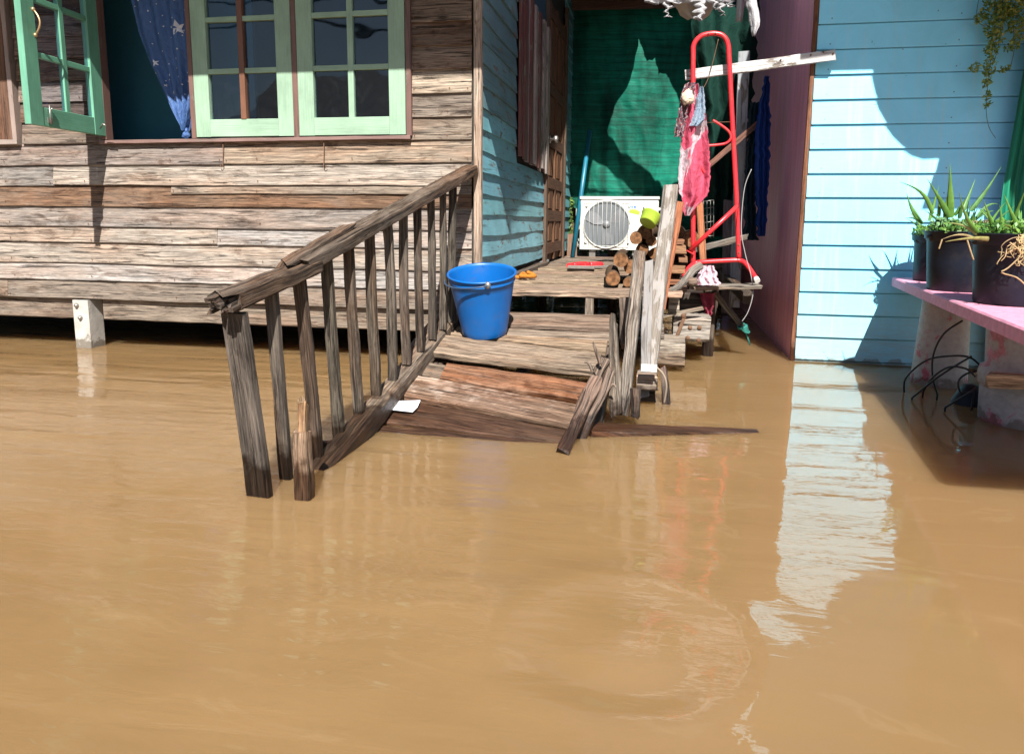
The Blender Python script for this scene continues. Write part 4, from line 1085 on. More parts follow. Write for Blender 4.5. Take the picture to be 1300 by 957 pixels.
def pot(name_label, c, rt, h, leaves, extra=None, cov=1):
    T = thing('potted_aloe', name_label, 'potted plant', c, 'potted plants on the pink bench')
    rb = rt*.80; mb = MB()
    prof = [(.001, .0), (rb-.004, 0), (rb, .004), (rb+(rt-.012-rb)*.5, h*.5), (rt-.014, h-.035), (rt-.012, h-.033), (rt-.004, h-.030), (rt-.002, h-.006), (rt+.004, h-.003), (rt+.004, h), (rt-.004, h+.001), (rt-.008, h-.02), (rt-.012, h-.04), (.001, h-.035)]
    mb.lathe(c, prof, 56, wob=.006); mb.build('pot', POT, T)
    mb = MB(); mb.blob(c+V(0, 0, h-.03), rt*.9, rt*.9, .03, amp=.3, nu=24, nv=12); mb.build('soil', SOIL, T)
    mb = MB()
    for (bx, by, tx, ty, w_, bend, Yt, tn) in leaves:
        B = at(bx, by, Y=c.y-.02); Tp = at(tx, ty, Y=Yt)
        blade(mb, B, Tp, w_, bend, vary(tn, .1))
    for k in range(18):
        a_ = rnd.uniform(0, 6.28); b0_ = c+V(rt*.45*math.cos(a_), rt*.4*math.sin(a_), h-.02); blade(mb, b0_, b0_+V(rnd.uniform(.05, .12)*math.cos(a_), .07*math.sin(a_), rnd.uniform(.04, .14)), rnd.uniform(.005, .009), (0, 0, rnd.uniform(.0, .025)), vary(rnd.choice(AG[:3]), .2))
    mb.build('aloe_leaves', ALOE, T)
    if cov:
        mb = MB(); leafpatch(mb, c+V(-.02, -.03, h+.012), rt*.92, rt*.8, .035, 900, .011, [(.10, .24, .04), (.07, .18, .04), (.15, .28, .05)])
        mb.build('ground_leaves', LEAF, T)
    return T
cz = ZS+.001
# far pot
c = V(1.60, 3.98, cz); 
def pc_at(pxl, Y_, rt): # pot centre from its left edge
    q = at(pxl, 340, Y=Y_); return V(q.x+rt*.93, Y_, cz)
hP = .245
c = pc_at(1157, 3.98, .115)
leaves = [(1169, 282, 1151, 245, .012, (-.01, 0, .0), 3.95, AG[0]), (1171, 284, 1149, 277, .006, (0, 0, .012), 3.9, AG[2]), (1172, 284, 1160, 268, .005, (0, 0, 0), 3.9, AG[2]), (1180, 280, 1192, 236, .009, (0, 0, 0), 3.95, AG[1])]
T1 = pot('farthest and smallest black pot on the pink bench, next to the blue wall', c, .115, hP-.02, leaves)
mb = MB(); leafpatch(mb, c+V(-.02, -.11, .12), .05, .02, .10, 70, .028, [(.07, .15, .05), (.05, .11, .04)]); mb.build('trailing_leaves', LEAF, T1)
c = pc_at(1174, 3.45, .150)
leaves = [(1184, 272, 1142, 231, .010, (.02, 0, .02), 3.3, AG[1]), (1205, 276, 1177, 227, .014, (.01, 0, -.01), 3.35, AG[0]), (1207, 276, 1206, 208, .016, (0, 0, 0), 3.35, AG[1]),
          (1222, 270, 1238, 228, .010, (0, 0, 0), 3.5, AG[2]), (1232, 268, 1271, 212, .011, (.0, 0, -.01), 3.45, AG[2]), (1192, 275, 1193, 248, .008, (0, 0, 0), 3.4, AG[0]), (1240, 276, 1267, 259, .009, (0, 0, .02), 3.45, AG[2]),
          (1236, 280, 1262, 268, .010, (0, 0, .01), 3.5, AG[2]), (1218, 277, 1222, 258, .009, (0, 0, 0), 3.4, AG[2]), (1200, 276, 1202, 250, .010, (0, 0, 0), 3.4, AG[1]), (1212, 274, 1228, 250, .008, (0, 0, 0), 3.4, AG[0])]
T2 = pot('middle black pot on the pink bench with tall aloe blades and dry straw-coloured clump', c, .150, hP, leaves)
mb = MB(); hc_ = c+V(.02, -.03, hP+.02)
for i in range(260):
    a = rnd.uniform(0, 6.28); r_ = rnd.uniform(0, .085); p = hc_+V(r_*math.cos(a), r_*math.sin(a)*.7, -.01)
    q = p+V(rnd.uniform(-.02, .02), rnd.uniform(-.02, .01), rnd.uniform(.005, .035)); e = q+V(rnd.uniform(-.02, .02), rnd.uniform(-.02, .01), rnd.uniform(-.02, .004))
    mb.tube([p, q, e], .0022, 4, vary((.36, .32, .17), .25), cap=False)
mb.build('dry_clump', LEAF, T2)
mb = MB(); leafpatch(mb, c+V(-.09, -.06, hP+.03), .05, .03, .022, 60, .02, [(.12, .24, .10), (.10, .2, .08)]); mb.build('broad_leaves', LEAF, T2)
mb = MB(); leafpatch(mb, c+V(.06, -.155, .13), .03, .012, .07, 60, .018, [(.07, .14, .03), (.10, .16, .03)]); mb.build('trailing_leaves', LEAF, T2)
c = pc_at(1234, 2.92, .155)
leaves = [(1246, 300, 1218, 245, .009, (-.01, 0, -.01), 2.75, AG[1]), (1265, 300, 1249, 255, .009, (.0, 0, .0), 2.8, AG[1]), (1268, 302, 1269, 260, .008, (.006, 0, 0), 2.85, AG[1]),
          (1300, 300, 1275, 247, .012, (0, 0, -.01), 2.8, AG[1]), (1278, 302, 1302, 240, .011, (.0, 0, 0), 2.8, AG[0]), (1300, 305, 1273, 285, .008, (0, 0, .012), 2.75, AG[3]), (1310, 300, 1330, 240, .012, (0, 0, 0), 2.9, AG[1]),
          (1275, 307, 1200, 307, .010, (0, 0, .012), 2.70, (.30, .27, .10)), (1246, 302, 1202, 283, .007, (.0, 0, .014), 2.8, (.30, .33, .12)), (1240, 304, 1196, 304, .005, (0, 0, .016), 2.76, (.34, .28, .14))]
T3 = pot('nearest black pot on the pink bench, with pale dried roots hanging over its rim', c, .155, hP, leaves, cov=1)
mb = MB()
for i in range(34):
    p = at(1292+rnd.uniform(0, 14), 300+rnd.uniform(-4, 6), Y=2.76); pts = [p]
    for k in range(5):
        p = p+V(rnd.uniform(-.028, .022), rnd.uniform(-.008, .004), rnd.uniform(-.030, .006)); pts.append(p)
    mb.tube(curve(pts, 15), .0016, 4, vary((.45, .33, .16), .3))
for pts in ([(1196, 304), (1194, 310), (1192, 316)], [(1228, 305), (1232, 318), (1236, 330)], [(1282, 308), (1296, 322), (1280, 340), (1271, 346), (1290, 352), (1302, 362)]):
    mb.tube(curve([at(x, y, Y=2.74) for x, y in pts], 14), .0026, 5, (.42, .30, .15))
mb.build('dried_roots', LEAF, T3)
# hanging vine
mb = MB()
va = [(1280, -40, 30, 20), (1278, 0, 24, 14), (1268, 15, 18, 12), (1284, 20, 16, 10), (1262, 35, 10, 10), (1290, 35, 9, 8), (1264, 50, 9, 8), (1258, 65, 7, 8), (1257, 80, 6, 7), (1256, 92, 5, 6), (1252, 106, 4, 5), (1253, 122, 3, 5), (1253, 133, 2, 4), (1244, 22, 4, 8), (1238, 86, 6, 5), (1283, 60, 8, 5), (1290, 50, 5, 6), (1275, 88, 6, 4)]
for x, y, rx, rz in va:
    p = at(x, y, Y=4.13); k = 4.13/950
    leafpatch(mb, p, rx*k, .05, rz*k, int(24+rx*rz*1.1), .0115, [(.28, .33, .05), (.18, .26, .05), (.34, .34, .08), (.10, .16, .03)])
for pts in ([(1262, -40), (1262, 40), (1256, 90), (1252, 135), (1255, 160), (1264, 176)], [(1285, -40), (1286, 30), (1288, 60), (1283, 85)], [(1250, -30), (1241, 8), (1240, 26), (1250, 34)], [(1275, -40), (1270, 40), (1262, 80)]):
    mb.tube(curve([at(x, y, Y=4.13) for x, y in pts], 20), .0014, 4, (.10, .10, .04))
solo(mb, 'hanging_vine', LEAF, at(1275, -30, Y=4.13), 'trailing vine with small leaves hanging at the top right in front of the blue wall', 'vine')
mb = MB(); c = at(1290, -105, Y=4.0); mb.lathe(c, [(.001, -.1), (.10, -.1), (.16, .06), (.165, .07), (.15, .06), (.001, .04)], 30)
for a in (0, 2.1, 4.2): mb.tube([c+V(.15*math.cos(a), .15*math.sin(a), .06), c+V(0, 0, .35)], .002, 4)
solo(mb, 'hanging_pot', POT, c, 'black hanging pot under the blue house eave carrying the vine', 'pot')

# ------------------------------------------------------------------ air conditioner
YA_ = 7.15
A = at(737, 250, Y=YA_); B = at(834, 318, Y=YA_)
x0, x1, z1, z0 = A.x, B.x, A.z, B.z; dep = .28
ac = thing('air_conditioner', 'white outdoor air conditioner unit with round fan grille on the porch', 'air conditioner', ((x0+x1)/2, YA_+.1, ZD))
mb = MB(); mb.beam(((x0+x1)/2, YA_+dep/2, z0), ((x0+x1)/2, YA_+dep/2, z1), x1-x0, dep, n=1, cham=.03)
mb.beam(((x0+x1)/2, YA_+dep/2-.004, z1-.02), ((x0+x1)/2, YA_+dep/2-.004, z1+.004), x1-x0+.012, dep+.012, n=1, cham=.02)
fc = at(770, 285, Y=YA_); fr_ = 28.5*YA_/950
# recessed ring
Rx = Matrix.Rotation(math.pi/2, 3, 'X')
mb.lathe(V(fc.x, YA_, fc.z), [(fr_+.014, -.001), (fr_+.012, .010), (fr_+.004, .010), (fr_, .004)], 56, mat=Rx)
mb.build('casing', ACW, ac)
mb = MB(); mb.lathe(V(fc.x, YA_-.003, fc.z), [(.001, 0), (fr_+.002, 0)], 48, mat=Rx); fb = mb.build('fan_shroud', ACG, ac)
mb = MB()
for k in range(3):
    a0 = k*2.094+.5
    vs = []
    for (r, da) in ((.03, 0), (.06, -.25), (.13, -.35), (fr_*.9, -.15), (fr_*.93, .35), (.12, .55), (.06, .6), (.03, .5)):
        vs.append(mb.bm.verts.new(V(fc.x+r*math.cos(a0+da), YA_-.006-.01*da, fc.z+r*math.sin(a0+da))))
    mb.face(vs)
mb.lathe(V(fc.x, YA_-.004, fc.z), [(.035, 0), (.035, .008), (.001, .01)], 20, mat=Rx)
mb.build('fan', plain('fan_blade_grey', (.16, .17, .18), .4), fb)
mb = MB()
for k in range(-5, 6):
    x = fc.x+k*fr_/5.3; 
    mb.tube([(x, YA_-.018, z0+.035), (x, YA_-.022, fc.z), (x, YA_-.018, z1-.045)], .0016, 5)
for r in (fr_*1.0,):
    mb.tube([(fc.x+r*math.cos(2*math.pi*k/36), YA_-.019, fc.z+r*math.sin(2*math.pi*k/36)) for k in range(37)], .0013 if r < fr_ else .002, 5)
for zz_ in (z0+.035, z1-.045): mb.tube([(fc.x-fr_, YA_-.016, zz_), (fc.x+fr_, YA_-.016, zz_)], .002, 5)
mb.build('grille', ACWIRE, ac)
for (sx_, sz_) in ((x0+.06, z1-.09), (x1-.27, z1-.09), (x0+.06, z0+.06), (x1-.27, z0+.06)):
    mb = MB(); mb.lathe(V(sx_, YA_, sz_), [(.012, 0), (.011, .006), (.001, .007)], 12, mat=Rx); mb.build('screw_cap', METAL, ac)
for fx in (x0+.12, x1-.2):
    mb = MB(); mb.box(fx-.03, fx+.03, YA_+.03, YA_+dep-.03, ZD, z0-.001); mb.build('foot', METAL, ac)
mb = MB(); lp = at(804, 263, Y=YA_-.002)
mb.box(lp.x-.035, lp.x+.035, YA_-.0025, YA_-.001, lp.z-.03, lp.z+.03); st = mb.build('energy_sticker', plain('pale_blue_sticker', (.65, .76, .84), .5, .03), ac)
mb = MB()
for dx in (-.020, -.006, .010, .020): mb.box(lp.x+dx-.0045, lp.x+dx+.0045, YA_-.0045, YA_-.003, lp.z-.009, lp.z+.009)
mb.build('sticker_print', BLUEINK, st)
mb = MB(); lp = at(805, 268, Y=YA_-.002); mb.lathe(V(lp.x, YA_-.003, lp.z), [(.001, 0), (.030, 0)], 20, mat=Matrix.Diagonal((1.2, 1, .6)).to_3x3() @ Rx); mb.build('green_sticker', plain('lime_sticker', (.5, .75, .12), .5), ac)
mb = MB(); lp = at(819, 265, Y=YA_-.002); mb.lathe(V(lp.x, YA_, lp.z), [(.022, 0), (.020, .006), (.001, .007)], 18, mat=Rx); mb.build('round_badge', METAL, ac)
mb = MB(); mb.tube(curve([(x1, YA_+.1, z1-.12), (x1+.03, YA_+.1, z1-.13), (x1+.03, YA_+.1, z0), (x1+.02, YA_+.15, ZD)], 14), .012, 8); mb.build('refrigerant_pipe', WHITEP, ac)
# blue pole
mb = MB(); a = at(749, 166, Y=7.30); b_ = at(731, 297, Y=7.12); d = (b_-a); b_ = a+d*((a.z-ZD)/(a.z-b_.z)); mb.tube([b_, a], .021, 14)
solo(mb, 'blue_pole', PIPE, b_, 'teal blue plastic pole leaning beside the air conditioner', 'pole')
# leaves in the gap left of AC
mb = MB()
for i in range(5): leafpatch(mb, at(724+rnd.uniform(-1, 2), 258+i*10, Y=7.55), .03, .03, .06, 30, .022, [(.16, .24, .05), (.1, .17, .04)])
mb.tube([at(724, 330, Y=7.55), at(725, 255, Y=7.55)], .004, 4, (.1, .12, .04))
solo(mb, 'weed', LEAF, at(724, 325, Y=7.55), 'thin green weed growing up between the door wall and the air conditioner', 'weed')

# ------------------------------------------------------------------ things on the deck
# red and grey shears / slippers
b0 = at(745, 341, Z=ZD+.005)
T = thing('garden_shears', 'red and grey shears lying on the deck in front of the air conditioner', 'shears', b0)
mb = MB(); mb.tube(curve([b0+V(-.13, -.02, .02), b0+V(-.10, .05, .022), b0+V(-.02, .03, .03), b0+V(0, 0, .03)], 14), .018, 8); mb.tube(curve([b0+V(-.02, -.05, .02), b0+V(.04, .05, .022), b0+V(.10, .04, .03), b0+V(.02, -.01, .03)], 14), .018, 8); mb.build('handle', REDP, T)
mb = MB(); mb.beam(b0+V(-.13, -.05, .012), b0+V(.06, -.05, .012), .05, .022, (0, 1, 0), 4); mb.beam(b0+V(.02, -.02, .014), b0+V(.20, .03, .014), .05, .018, (0, 1, 0), 4, w1=.01); mb.build('blade', METAL, T)
# orange rope with knots near bucket
p0 = at(658, 352, Z=ZD+.01); pts = [p0+V(-.06, .02, .01), p0, p0+V(.02, .04, .02), p0+V(.05, -.02, .01), p0+V(.02, -.05, .012), p0+V(.08, -.04, .01), p0+V(.10, .0, .01), p0+V(.05, .03, .03)]
mb = MB(); mb.tube(curve(pts, 40), .012, 8)
solo(mb, 'orange_rope', ORANGE, p0, 'frayed orange rope bundle on the deck beside the blue bucket', 'rope')
a = at(655, 342, Z=ZD); b_ = at(690, 334, Z=ZD)
mb = MB(); mb.beam(a+V(.05, .1, .02), b_+V(.02, 0, .02), .02, .05, (0, 0, 1), 6, .002, (.30, .32, .33))
solo(mb, 'threshold_slat', P_WHITE, a, 'pale grey slat lying along the foot of the blue side wall by the door', 'slat')

# logs
LG = [((838, 331), 8, 4.3, 'shaded log behind the top of the leaning plank, right of the grey post'), ((812, 333), 8, 4.24, 'shaded log touching the grey post, third layer up'), ((810, 353), 7, 4.16, 'dark log at the foot of the pile behind the grey post'), ((830, 322), 7, 4.3, 'thin dark log deep in the middle of the pile'), ((819, 294.5), 9.5, 4.22, 'log on top of the pile under the lime green dipper'), ((807, 302.5), 8, 4.16, 'smaller log at the upper left of the pile'), ((788, 330.5), 9.5, 4.12, 'pale-ended log at the left of the pile, second layer up'),
      ((800, 339), 9, 4.17, 'dark-ended log in the middle of the pile'), ((778, 354), 9.5, 4.06, 'lowest left log with dark rough end on the deck'), ((797, 358.5), 6.2, 4.05, 'thin log with orange cut end at the bottom of the pile'),
      ((815, 318), 8, 4.22, 'log hidden in the shade behind the grey post'), ((822, 345), 9, 4.2, 'dark log half hidden behind the white leaning plank'), ((827, 306), 7, 4.24, 'small log wedged against the white leaning plank'),
      ((877, 303.5), 10.5, 4.3, 'stout log on the brick-coloured blocks right of the white plank'), ((860, 298), 10, 4.36, 'reddish log against the right side of the white plank')]
for (p, rpx, Y_, lab) in LG:
    e = at(*p, Y=Y_); r_ = rpx*Y_/950; L_ = rnd.uniform(.42, .6); dx = rnd.uniform(-.05, .05)
    mb = MB(); pts = []; rr = []
    sd_ = rnd.uniform(0, 90)
    rows = []; uvs = []; seg = 18
    for i in range(7):
        t = i/6; c = e+V(dx*t, L_*t, 0)
        rows.append([c+V(math.cos(2*math.pi*k/seg), 0, math.sin(2*math.pi*k/seg))*r_*(1+.10*noise.noise(V(math.cos(2*math.pi*k/seg)*1.5+sd_, math.sin(2*math.pi*k/seg)*1.5, t*2))-(.06 if i == 0 else 0)) for k in range(seg)])
        uvs.append([(L_*t, k*.02) for k in range(seg+1)])
    vr = mb.grid(rows, uvs, WHITE, True, True); mb.mi = 1
    mb.face(list(reversed(vr[0])), [(r_*2*math.cos(k), r_*2*math.sin(k)) for k in range(seg)], WHITE, False); mb.face(vr[-1], None, WHITE, False)
    solo(mb, 'firewood_log', [BARK, CUT], e+V(0, L_/2, -r_), lab, 'log', 'firewood logs stacked on the porch')
# lime dipper
p = at(823, 277, Y=4.12); k = 4.12/950
T = thing('lime_dipper', 'lime green plastic dipper lying tilted on top of the logs', 'dipper', p)
mb = MB(); Rd = Matrix.Rotation(math.radians(28), 3, 'Y') @ Matrix.Rotation(math.radians(-35), 3, 'X')
mb.lathe(p+V(0, 0, -.02), [(.001, -.012), (.040, -.012), (.046, -.008), (.055, .045), (.058, .046), (.053, .043), (.042, -.004), (.001, -.004)], 30, mat=Rd)
mb.build('dipper_bowl', LIME, T)
mb = MB(); mb.beam(at(812, 271, Y=4.1), at(799, 268, Y=4.1), .02, .008, (0, 0, 1), 4); mb.build('dipper_handle', LIME, T)

# white leaning plank and the orange-brown post behind
mb = MB(); a = at(821, 498, Z=.03); b_ = at(852, 236, Y=3.72)
mb.beam(a+(a-b_).normalized()*.02, b_, .062, .028, (1, -.18, 0), 26, .0025, (.27, .245, .225), rag=.006, w1=.068)
T = solo(mb, 'leaning_plank', P_WORN, a, 'tall whitish weathered plank leaning against the log pile', 'plank')
mb = MB(); a = at(838, 392, Y=3.84); b_ = at(862, 256, Y=3.84)
mb.beam(a, b_, .05, .06, (1, 0, 0), 16, .003, (.34, .13, .065), rag=.004)
solo(mb, 'orange_post', W_PLAIN, a, 'orange-brown upright post directly behind the whitish leaning plank', 'post')
# grey posts
def post(name, pb, pt, Yb, Yt, wpx, tone, lab, jit=.008, hh=.04, cat='post', grp=None, rag=.02, m=W_OLD, w1=None):
    a = at(*pb, Y=Yb); b_ = at(*pt, Y=Yt); w_ = wpx*Yb/950
    if a.z < .03: a = a+(a-b_).normalized()*.15
    mb = MB(); mb.beam(a, b_, w_, hh, (1, -.1, 0), 22, jit, tone, rag=rag, w1=w1)
    return solo(mb, name, m, a, lab, cat, grp)
GRP = 'weathered posts at the right side of the ramp'
post('weathered_post', (791, 528), (813, 318), 2.72, 2.95, 15.5, (0.155, 0.133, 0.112), 'tallest grey weathered post at the right edge of the ramp', grp=GRP)
post('weathered_post', (783, 528), (777, 400), 2.68, 2.75, 16, (0.149, 0.124, 0.099), 'short grey post with pale split edge left of the tallest grey post', grp=GRP, w1=.022)
post('weathered_post', (797, 440), (795, 378), 2.95, 3.0, 17, (0.130, 0.096, 0.074), 'brown splintered post stub behind the short grey post', grp=GRP)
post('weathered_post', (806, 530), (807, 492), 2.72, 2.74, 13, (0.081, 0.062, 0.050), 'dark wet stump just right of the tall grey post foot', grp=GRP)
post('weathered_post', (818, 505), (824, 330), 3.05, 3.5, 13, (.20, .185, .175), 'narrow whitish board between the grey post and leaning plank', jit=.004, hh=.02, m=P_WHITE, grp=GRP)
# leaning bark-covered stick pair
mb = MB(); A = at(717, 574, Z=.0)+V(0, 0, .012); B = at(757, 480, Y=2.62)
mb.beam(A+(A-B).normalized()*.02, B, .044, .035, (1, .3, 0), 16, .010, (0.124, 0.077, 0.056), rag=.02)
mb.beam(B, at(768, 455, Y=2.7), .034, .03, (1, .3, 0), 8, .010, (0.124, 0.090, 0.068), rag=.03)
A2 = at(734, 563, Z=-.02); B2 = at(776, 470, Y=2.62)
mb.beam(A2+(A2-B2).normalized()*.08, B2, .032, .03, (1, .3, 0), 16, .009, (0.149, 0.105, 0.081), rag=.02)
T = solo(mb, 'leaning_branch', W_OLD, A, 'split bark-stripped branch leaning across the lower right of the ramp into the water', 'branch')
mb = MB()
for pts, r0_ in (([(763, 462), (757, 447), (753, 434)], .009), ([(752, 470), (747, 461), (742, 460)], .007), ([(770, 497), (778, 488), (782, 492)], .006)):
    mb.tube(curve([at(x, y, Y=2.62) for x, y in pts], 8), r0_, 6, (0.161, 0.124, 0.099), r1=.003)
o = mb.build('twig', W_OLD, None, T.location); o.parent = T; o.location = (0, 0, 0)

# block pieces and scraps right of the leaning plank
def blk(name, c0_, c1_, Y_, dep_, tone, lab, m=W_DECK, cat='block', grp='timber blocks stacked beside the ramp', jit=.004):
    a = at(*c0_, Y=Y_); b_ = at(*c1_, Y=Y_); cx = (a.x+b_.x)/2; cz_ = (a.z+b_.z)/2
    mb = MB(); mb.beam((a.x, Y_+dep_/2, cz_), (b_.x, Y_+dep_/2, cz_), abs(a.z-b_.z), dep_, (0, 0, 1), 6, jit, tone, rag=.006)
    return solo(mb, name, m, (cx, Y_+dep_/2, min(a.z, b_.z)), lab, cat, grp)
B1 = blk('bolted_block', (855, 402), (901, 435), 4.0, .28, (0.260, 0.236, 0.205), 'grey timber block with bolt holes jutting out above the water')
for (x, y) in ((888, 416), (876, 416), (873, 429), (887, 432)):
    mb = MB(); p = at(x, y, Y=3.998); mb.lathe(p, [(.012, -.002), (.011, .003), (.001, .003)], 12, mat=Rx); o = mb.build('bolt_hole', RUST, None, B1.location); o.parent = B1; o.location = (0, 0, 0)
blk('timber_block', (832, 433), (869, 467), 3.75, .25, (0.273, 0.236, 0.192), 'pale cracked timber block at the water just below the bolted block')
blk('timber_block', (826, 416), (843, 432), 3.8, .2, (0.186, 0.155, 0.130), 'small brownish block end beside the leaning plank foot')
blk('timber_block', (849, 374), (862, 398), 4.02, .2, (0.298, 0.260, 0.211), 'upright pale block end under the crooked branch')
blk('timber_block', (808, 476), (834, 497), 3.0, .12, (0.236, 0.192, 0.155), 'short horizontal timber end at the foot of the leaning plank', m=W_OLD)
blk('timber_block', (812, 497), (832, 512), 3.06, .12, (0.074, 0.050, 0.037), 'dark wet timber end just under the paper box', m=W_OLD)
mb = MB(); p = at(824, 467, Y=2.96); mb.beam(at(814, 467, Y=2.96), at(834, 468, Y=2.96), .028, .04, (0, 0, 1), 2, .001)
solo(mb, 'white_packet', plain('crumpled_packet', (.5, .5, .48), .8, .25, 60, .004, 90), p, 'small crumpled white packet at the foot of the leaning plank', 'packet')
mb = MB(); mb.tube(curve([at(832, 465, Y=2.95), at(842, 475, Y=2.94), at(846, 490, Y=2.94), at(843, 512, Y=2.96)], 16), .004, 6)
solo(mb, 'rope_end', plain('pale_rope', (0.236, 0.186, 0.136), .9), at(832, 465, Y=2.95), 'thin pale rope curling down beside the white packet', 'rope')
post('bark_slab', (846, 512), (842, 468), 3.1, 3.15, 10, (0.099, 0.068, 0.056), 'dark ragged bark slab standing in the water by the rope', grp=None, cat='bark')
k = 0
for (c0_, c1_, tn, lab) in (((846, 312), (871, 323), (0.248, 0.136, 0.074), 'uppermost wide orange-brown board end in the cribbing'), ((846, 304), (868, 311), (0.198, 0.099, 0.056), 'thin board end on top of the cribbing'), ((862, 326), (873, 334), (0.223, 0.112, 0.062), 'short board end in the middle of the cribbing'),
                       ((846, 337), (869, 348), (0.248, 0.143, 0.081), 'third board end down in the cribbing'), ((846, 355), (862, 362), (0.211, 0.099, 0.056), 'lowest board end in the cribbing, in shade'), ((850, 364), (872, 371), (0.136, 0.087, 0.062), 'dark board end under the crooked branch')):
    blk('board_end', c0_, c1_, 4.05+.01*k, .35, tn, lab, W_PLAIN, 'board', 'orange-brown board ends behind the leaning plank', .002); k += 1
for k_, (c0_, c1_) in enumerate((((845, 372), (880, 405)), ((846, 408), (858, 432)))):
    pass
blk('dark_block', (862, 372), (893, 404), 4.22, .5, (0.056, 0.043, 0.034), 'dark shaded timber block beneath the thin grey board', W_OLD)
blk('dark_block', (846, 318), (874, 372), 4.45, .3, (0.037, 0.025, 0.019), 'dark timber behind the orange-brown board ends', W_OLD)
# small stick and bracket
mb = MB(); mb.beam(at(838, 402, Y=3.96), at(893, 391, Y=3.99), .016, .03, (0, 0, 1), 8, .003, (0.260, 0.217, 0.167), rag=.008)
solo(mb, 'thin_stick', W_OLD, at(866, 396, Y=3.97), 'thin pale stick lying on the bolted block', 'stick')
mb = MB(); mb.beam(at(859, 428, Y=3.95), at(869, 402, Y=3.95), .016, .012, (1, 0, 0), 6, .002, (0.062, 0.037, 0.031)); mb.blob(at(868, 401, Y=3.95), .014, .01, .014, amp=.2)
solo(mb, 'rusty_spike', RUST, at(859, 428, Y=3.95), 'rusty spike leaning on the left of the bolted block', 'spike')
# crooked branch
pts = [(832, 385, 3.9), (845, 373, 3.92), (860, 365, 3.95), (872, 353, 3.98), (880, 343, 4.0), (890, 337, 4.02)]
mb = MB(); cv = curve([at(x, y, Y=Y_) for x, y, Y_ in pts], 24); mb.tube(cv, [.010+.012*min(1, i/16) for i in range(len(cv))], 10, (0.167, 0.149, 0.130))
mb.blob(at(879, 358, Y=3.98), .028, .03, .026, (0.149, 0.124, 0.105), .5, 6)
solo(mb, 'crooked_branch', W_OLD, cv[0], 'crooked grey driftwood branch lying in front of the red trolley foot', 'branch')
# thin grey board holding trolley
mb = MB(); a = at(880, 365, Y=4.15); b_ = at(965, 363, Y=4.15)
mb.beam(a, b_, .16, .020, (0, 1, 0), 12, .004, (0.211, 0.186, 0.155), rag=.02)
solo(mb, 'grey_board', W_OLD, a, 'thin grey board under the foot of the red trolley, jutting right', 'board')
# posts behind
post('upright_batten', (893, 335), (888, 255), 4.4, 4.4, 8, (.36, .15, .075), 'orange-brown upright batten behind the red trolley', m=W_PLAIN, cat='batten', jit=.002, hh=.03)
post('upright_batten', (921, 400), (924, 255), 5.6, 5.6, 10, (.17, .15, .16), 'dark grey upright batten behind the trolley, right of the wire mesh', m=W_PLAIN, cat='batten', jit=.002, hh=.03)
post('grey_pole', (932, 390), (945, 66), 5.3, 5.3, 13, (.30, .32, .34), 'tall pale grey pole standing in front of the maroon wall', m=P_WHITE, cat='pole', jit=.002, hh=.04, rag=0)
mb = MB(); mb.beam(at(898, 212, Y=5.1), at(976, 145, Y=5.1), .035, .03, (0, 0, 1), 8, .002, (.16, .085, .065))
solo(mb, 'diagonal_batten', W_PLAIN, at(898, 212, Y=5.1), 'brown diagonal batten fixed across behind the red trolley', 'batten')
mb = MB(); mb.beam(at(862, 322, Y=4.7), at(950, 300, Y=4.7), .035, .03, (0, 0, 1), 10, .006, (.14, .14, .13), rag=.02)
solo(mb, 'dark_branch', W_OLD, at(862, 322, Y=4.7), 'dark grey branch crossing behind the foot of the trolley', 'branch')
mb = MB()
for i in range(6): mb.tube([at(893, 256+i*9, Y=4.9), at(906, 254+i*9, Y=4.9)], .002, 5)
for x in (893, 897.5, 902, 906): mb.tube([at(x, 255, Y=4.9), at(x, 302, Y=4.9)], .002, 5)
solo(mb, 'wire_mesh', METAL, at(899, 300, Y=4.9), 'small square of grey wire mesh behind the trolley', 'mesh')
# blue tarp on the maroon wall
mb = MB(); hang(mb, [(97, 971, 976), (120, 966, 977), (160, 960, 978), (220, 958, 976), (270, 960, 974), (300, 962, 972)], 4.95, 24, 40, .02, 3, .3, edge=.02)
solo(mb, 'blue_tarp', cloth_mat('blue_tarp_cloth', (.012, .05, .25), .1, .35), at(970, 100, Y=4.95), 'rumpled dark blue tarp hanging on the maroon wall', 'tarp')
mb = MB(); hang(mb, [(130, 952, 966), (200, 947, 962), (260, 945, 960), (305, 944, 962)], 5.15, 20, 30, .02, 3, 1.3, edge=.02)
solo(mb, 'teal_cloth', cloth_mat('dark_teal_cloth', (.01, .035, .05), .05, .35), at(955, 130, Y=5.15), 'dark teal cloth hanging left of the blue tarp', 'cloth')
# prop stick with green rope
mb = MB(); mb.beam(at(906, 370, Y=4.25), at(942, 414, Y=4.35), .030, .03, (1, 0, 0), 10, .004, (.11, .10, .09))
T = solo(mb, 'prop_stick', W_OLD, at(942, 414, Y=4.35), 'dark slanting prop stick below the grey board with green rope at its tip', 'stick')
mb = MB(); p = at(941, 413, Y=4.33); cv = []
for i in range(60): a = i*.9; cv.append(p+V(.024*math.cos(a)+.0004*i, .024*math.sin(a)-.01, -.0005*i+.012*math.sin(i)))
mb.tube(cv, .004, 5); mb.tube([p, at(948, 425, Y=4.33), at(952, 438, Y=4.33)], .005, 5)
o = mb.build('rope_lashing', GREENROPE, None, T.location); o.parent = T; o.location = (0, 0, 0)
# wires
mb = MB(); mb.tube(curve([at(x, y, Y=4.1) for x, y in ((954, 215), (945, 240), (941, 290), (946, 322), (953, 348), (956, 372), (950, 395), (942, 408))], 40), .0022, 5)
solo(mb, 'thin_wire', plain('grey_wire', (.30, .29, .28), .6), at(954, 215, Y=4.1), 'thin grey wire dangling from the blue tarp past the trolley', 'wire')

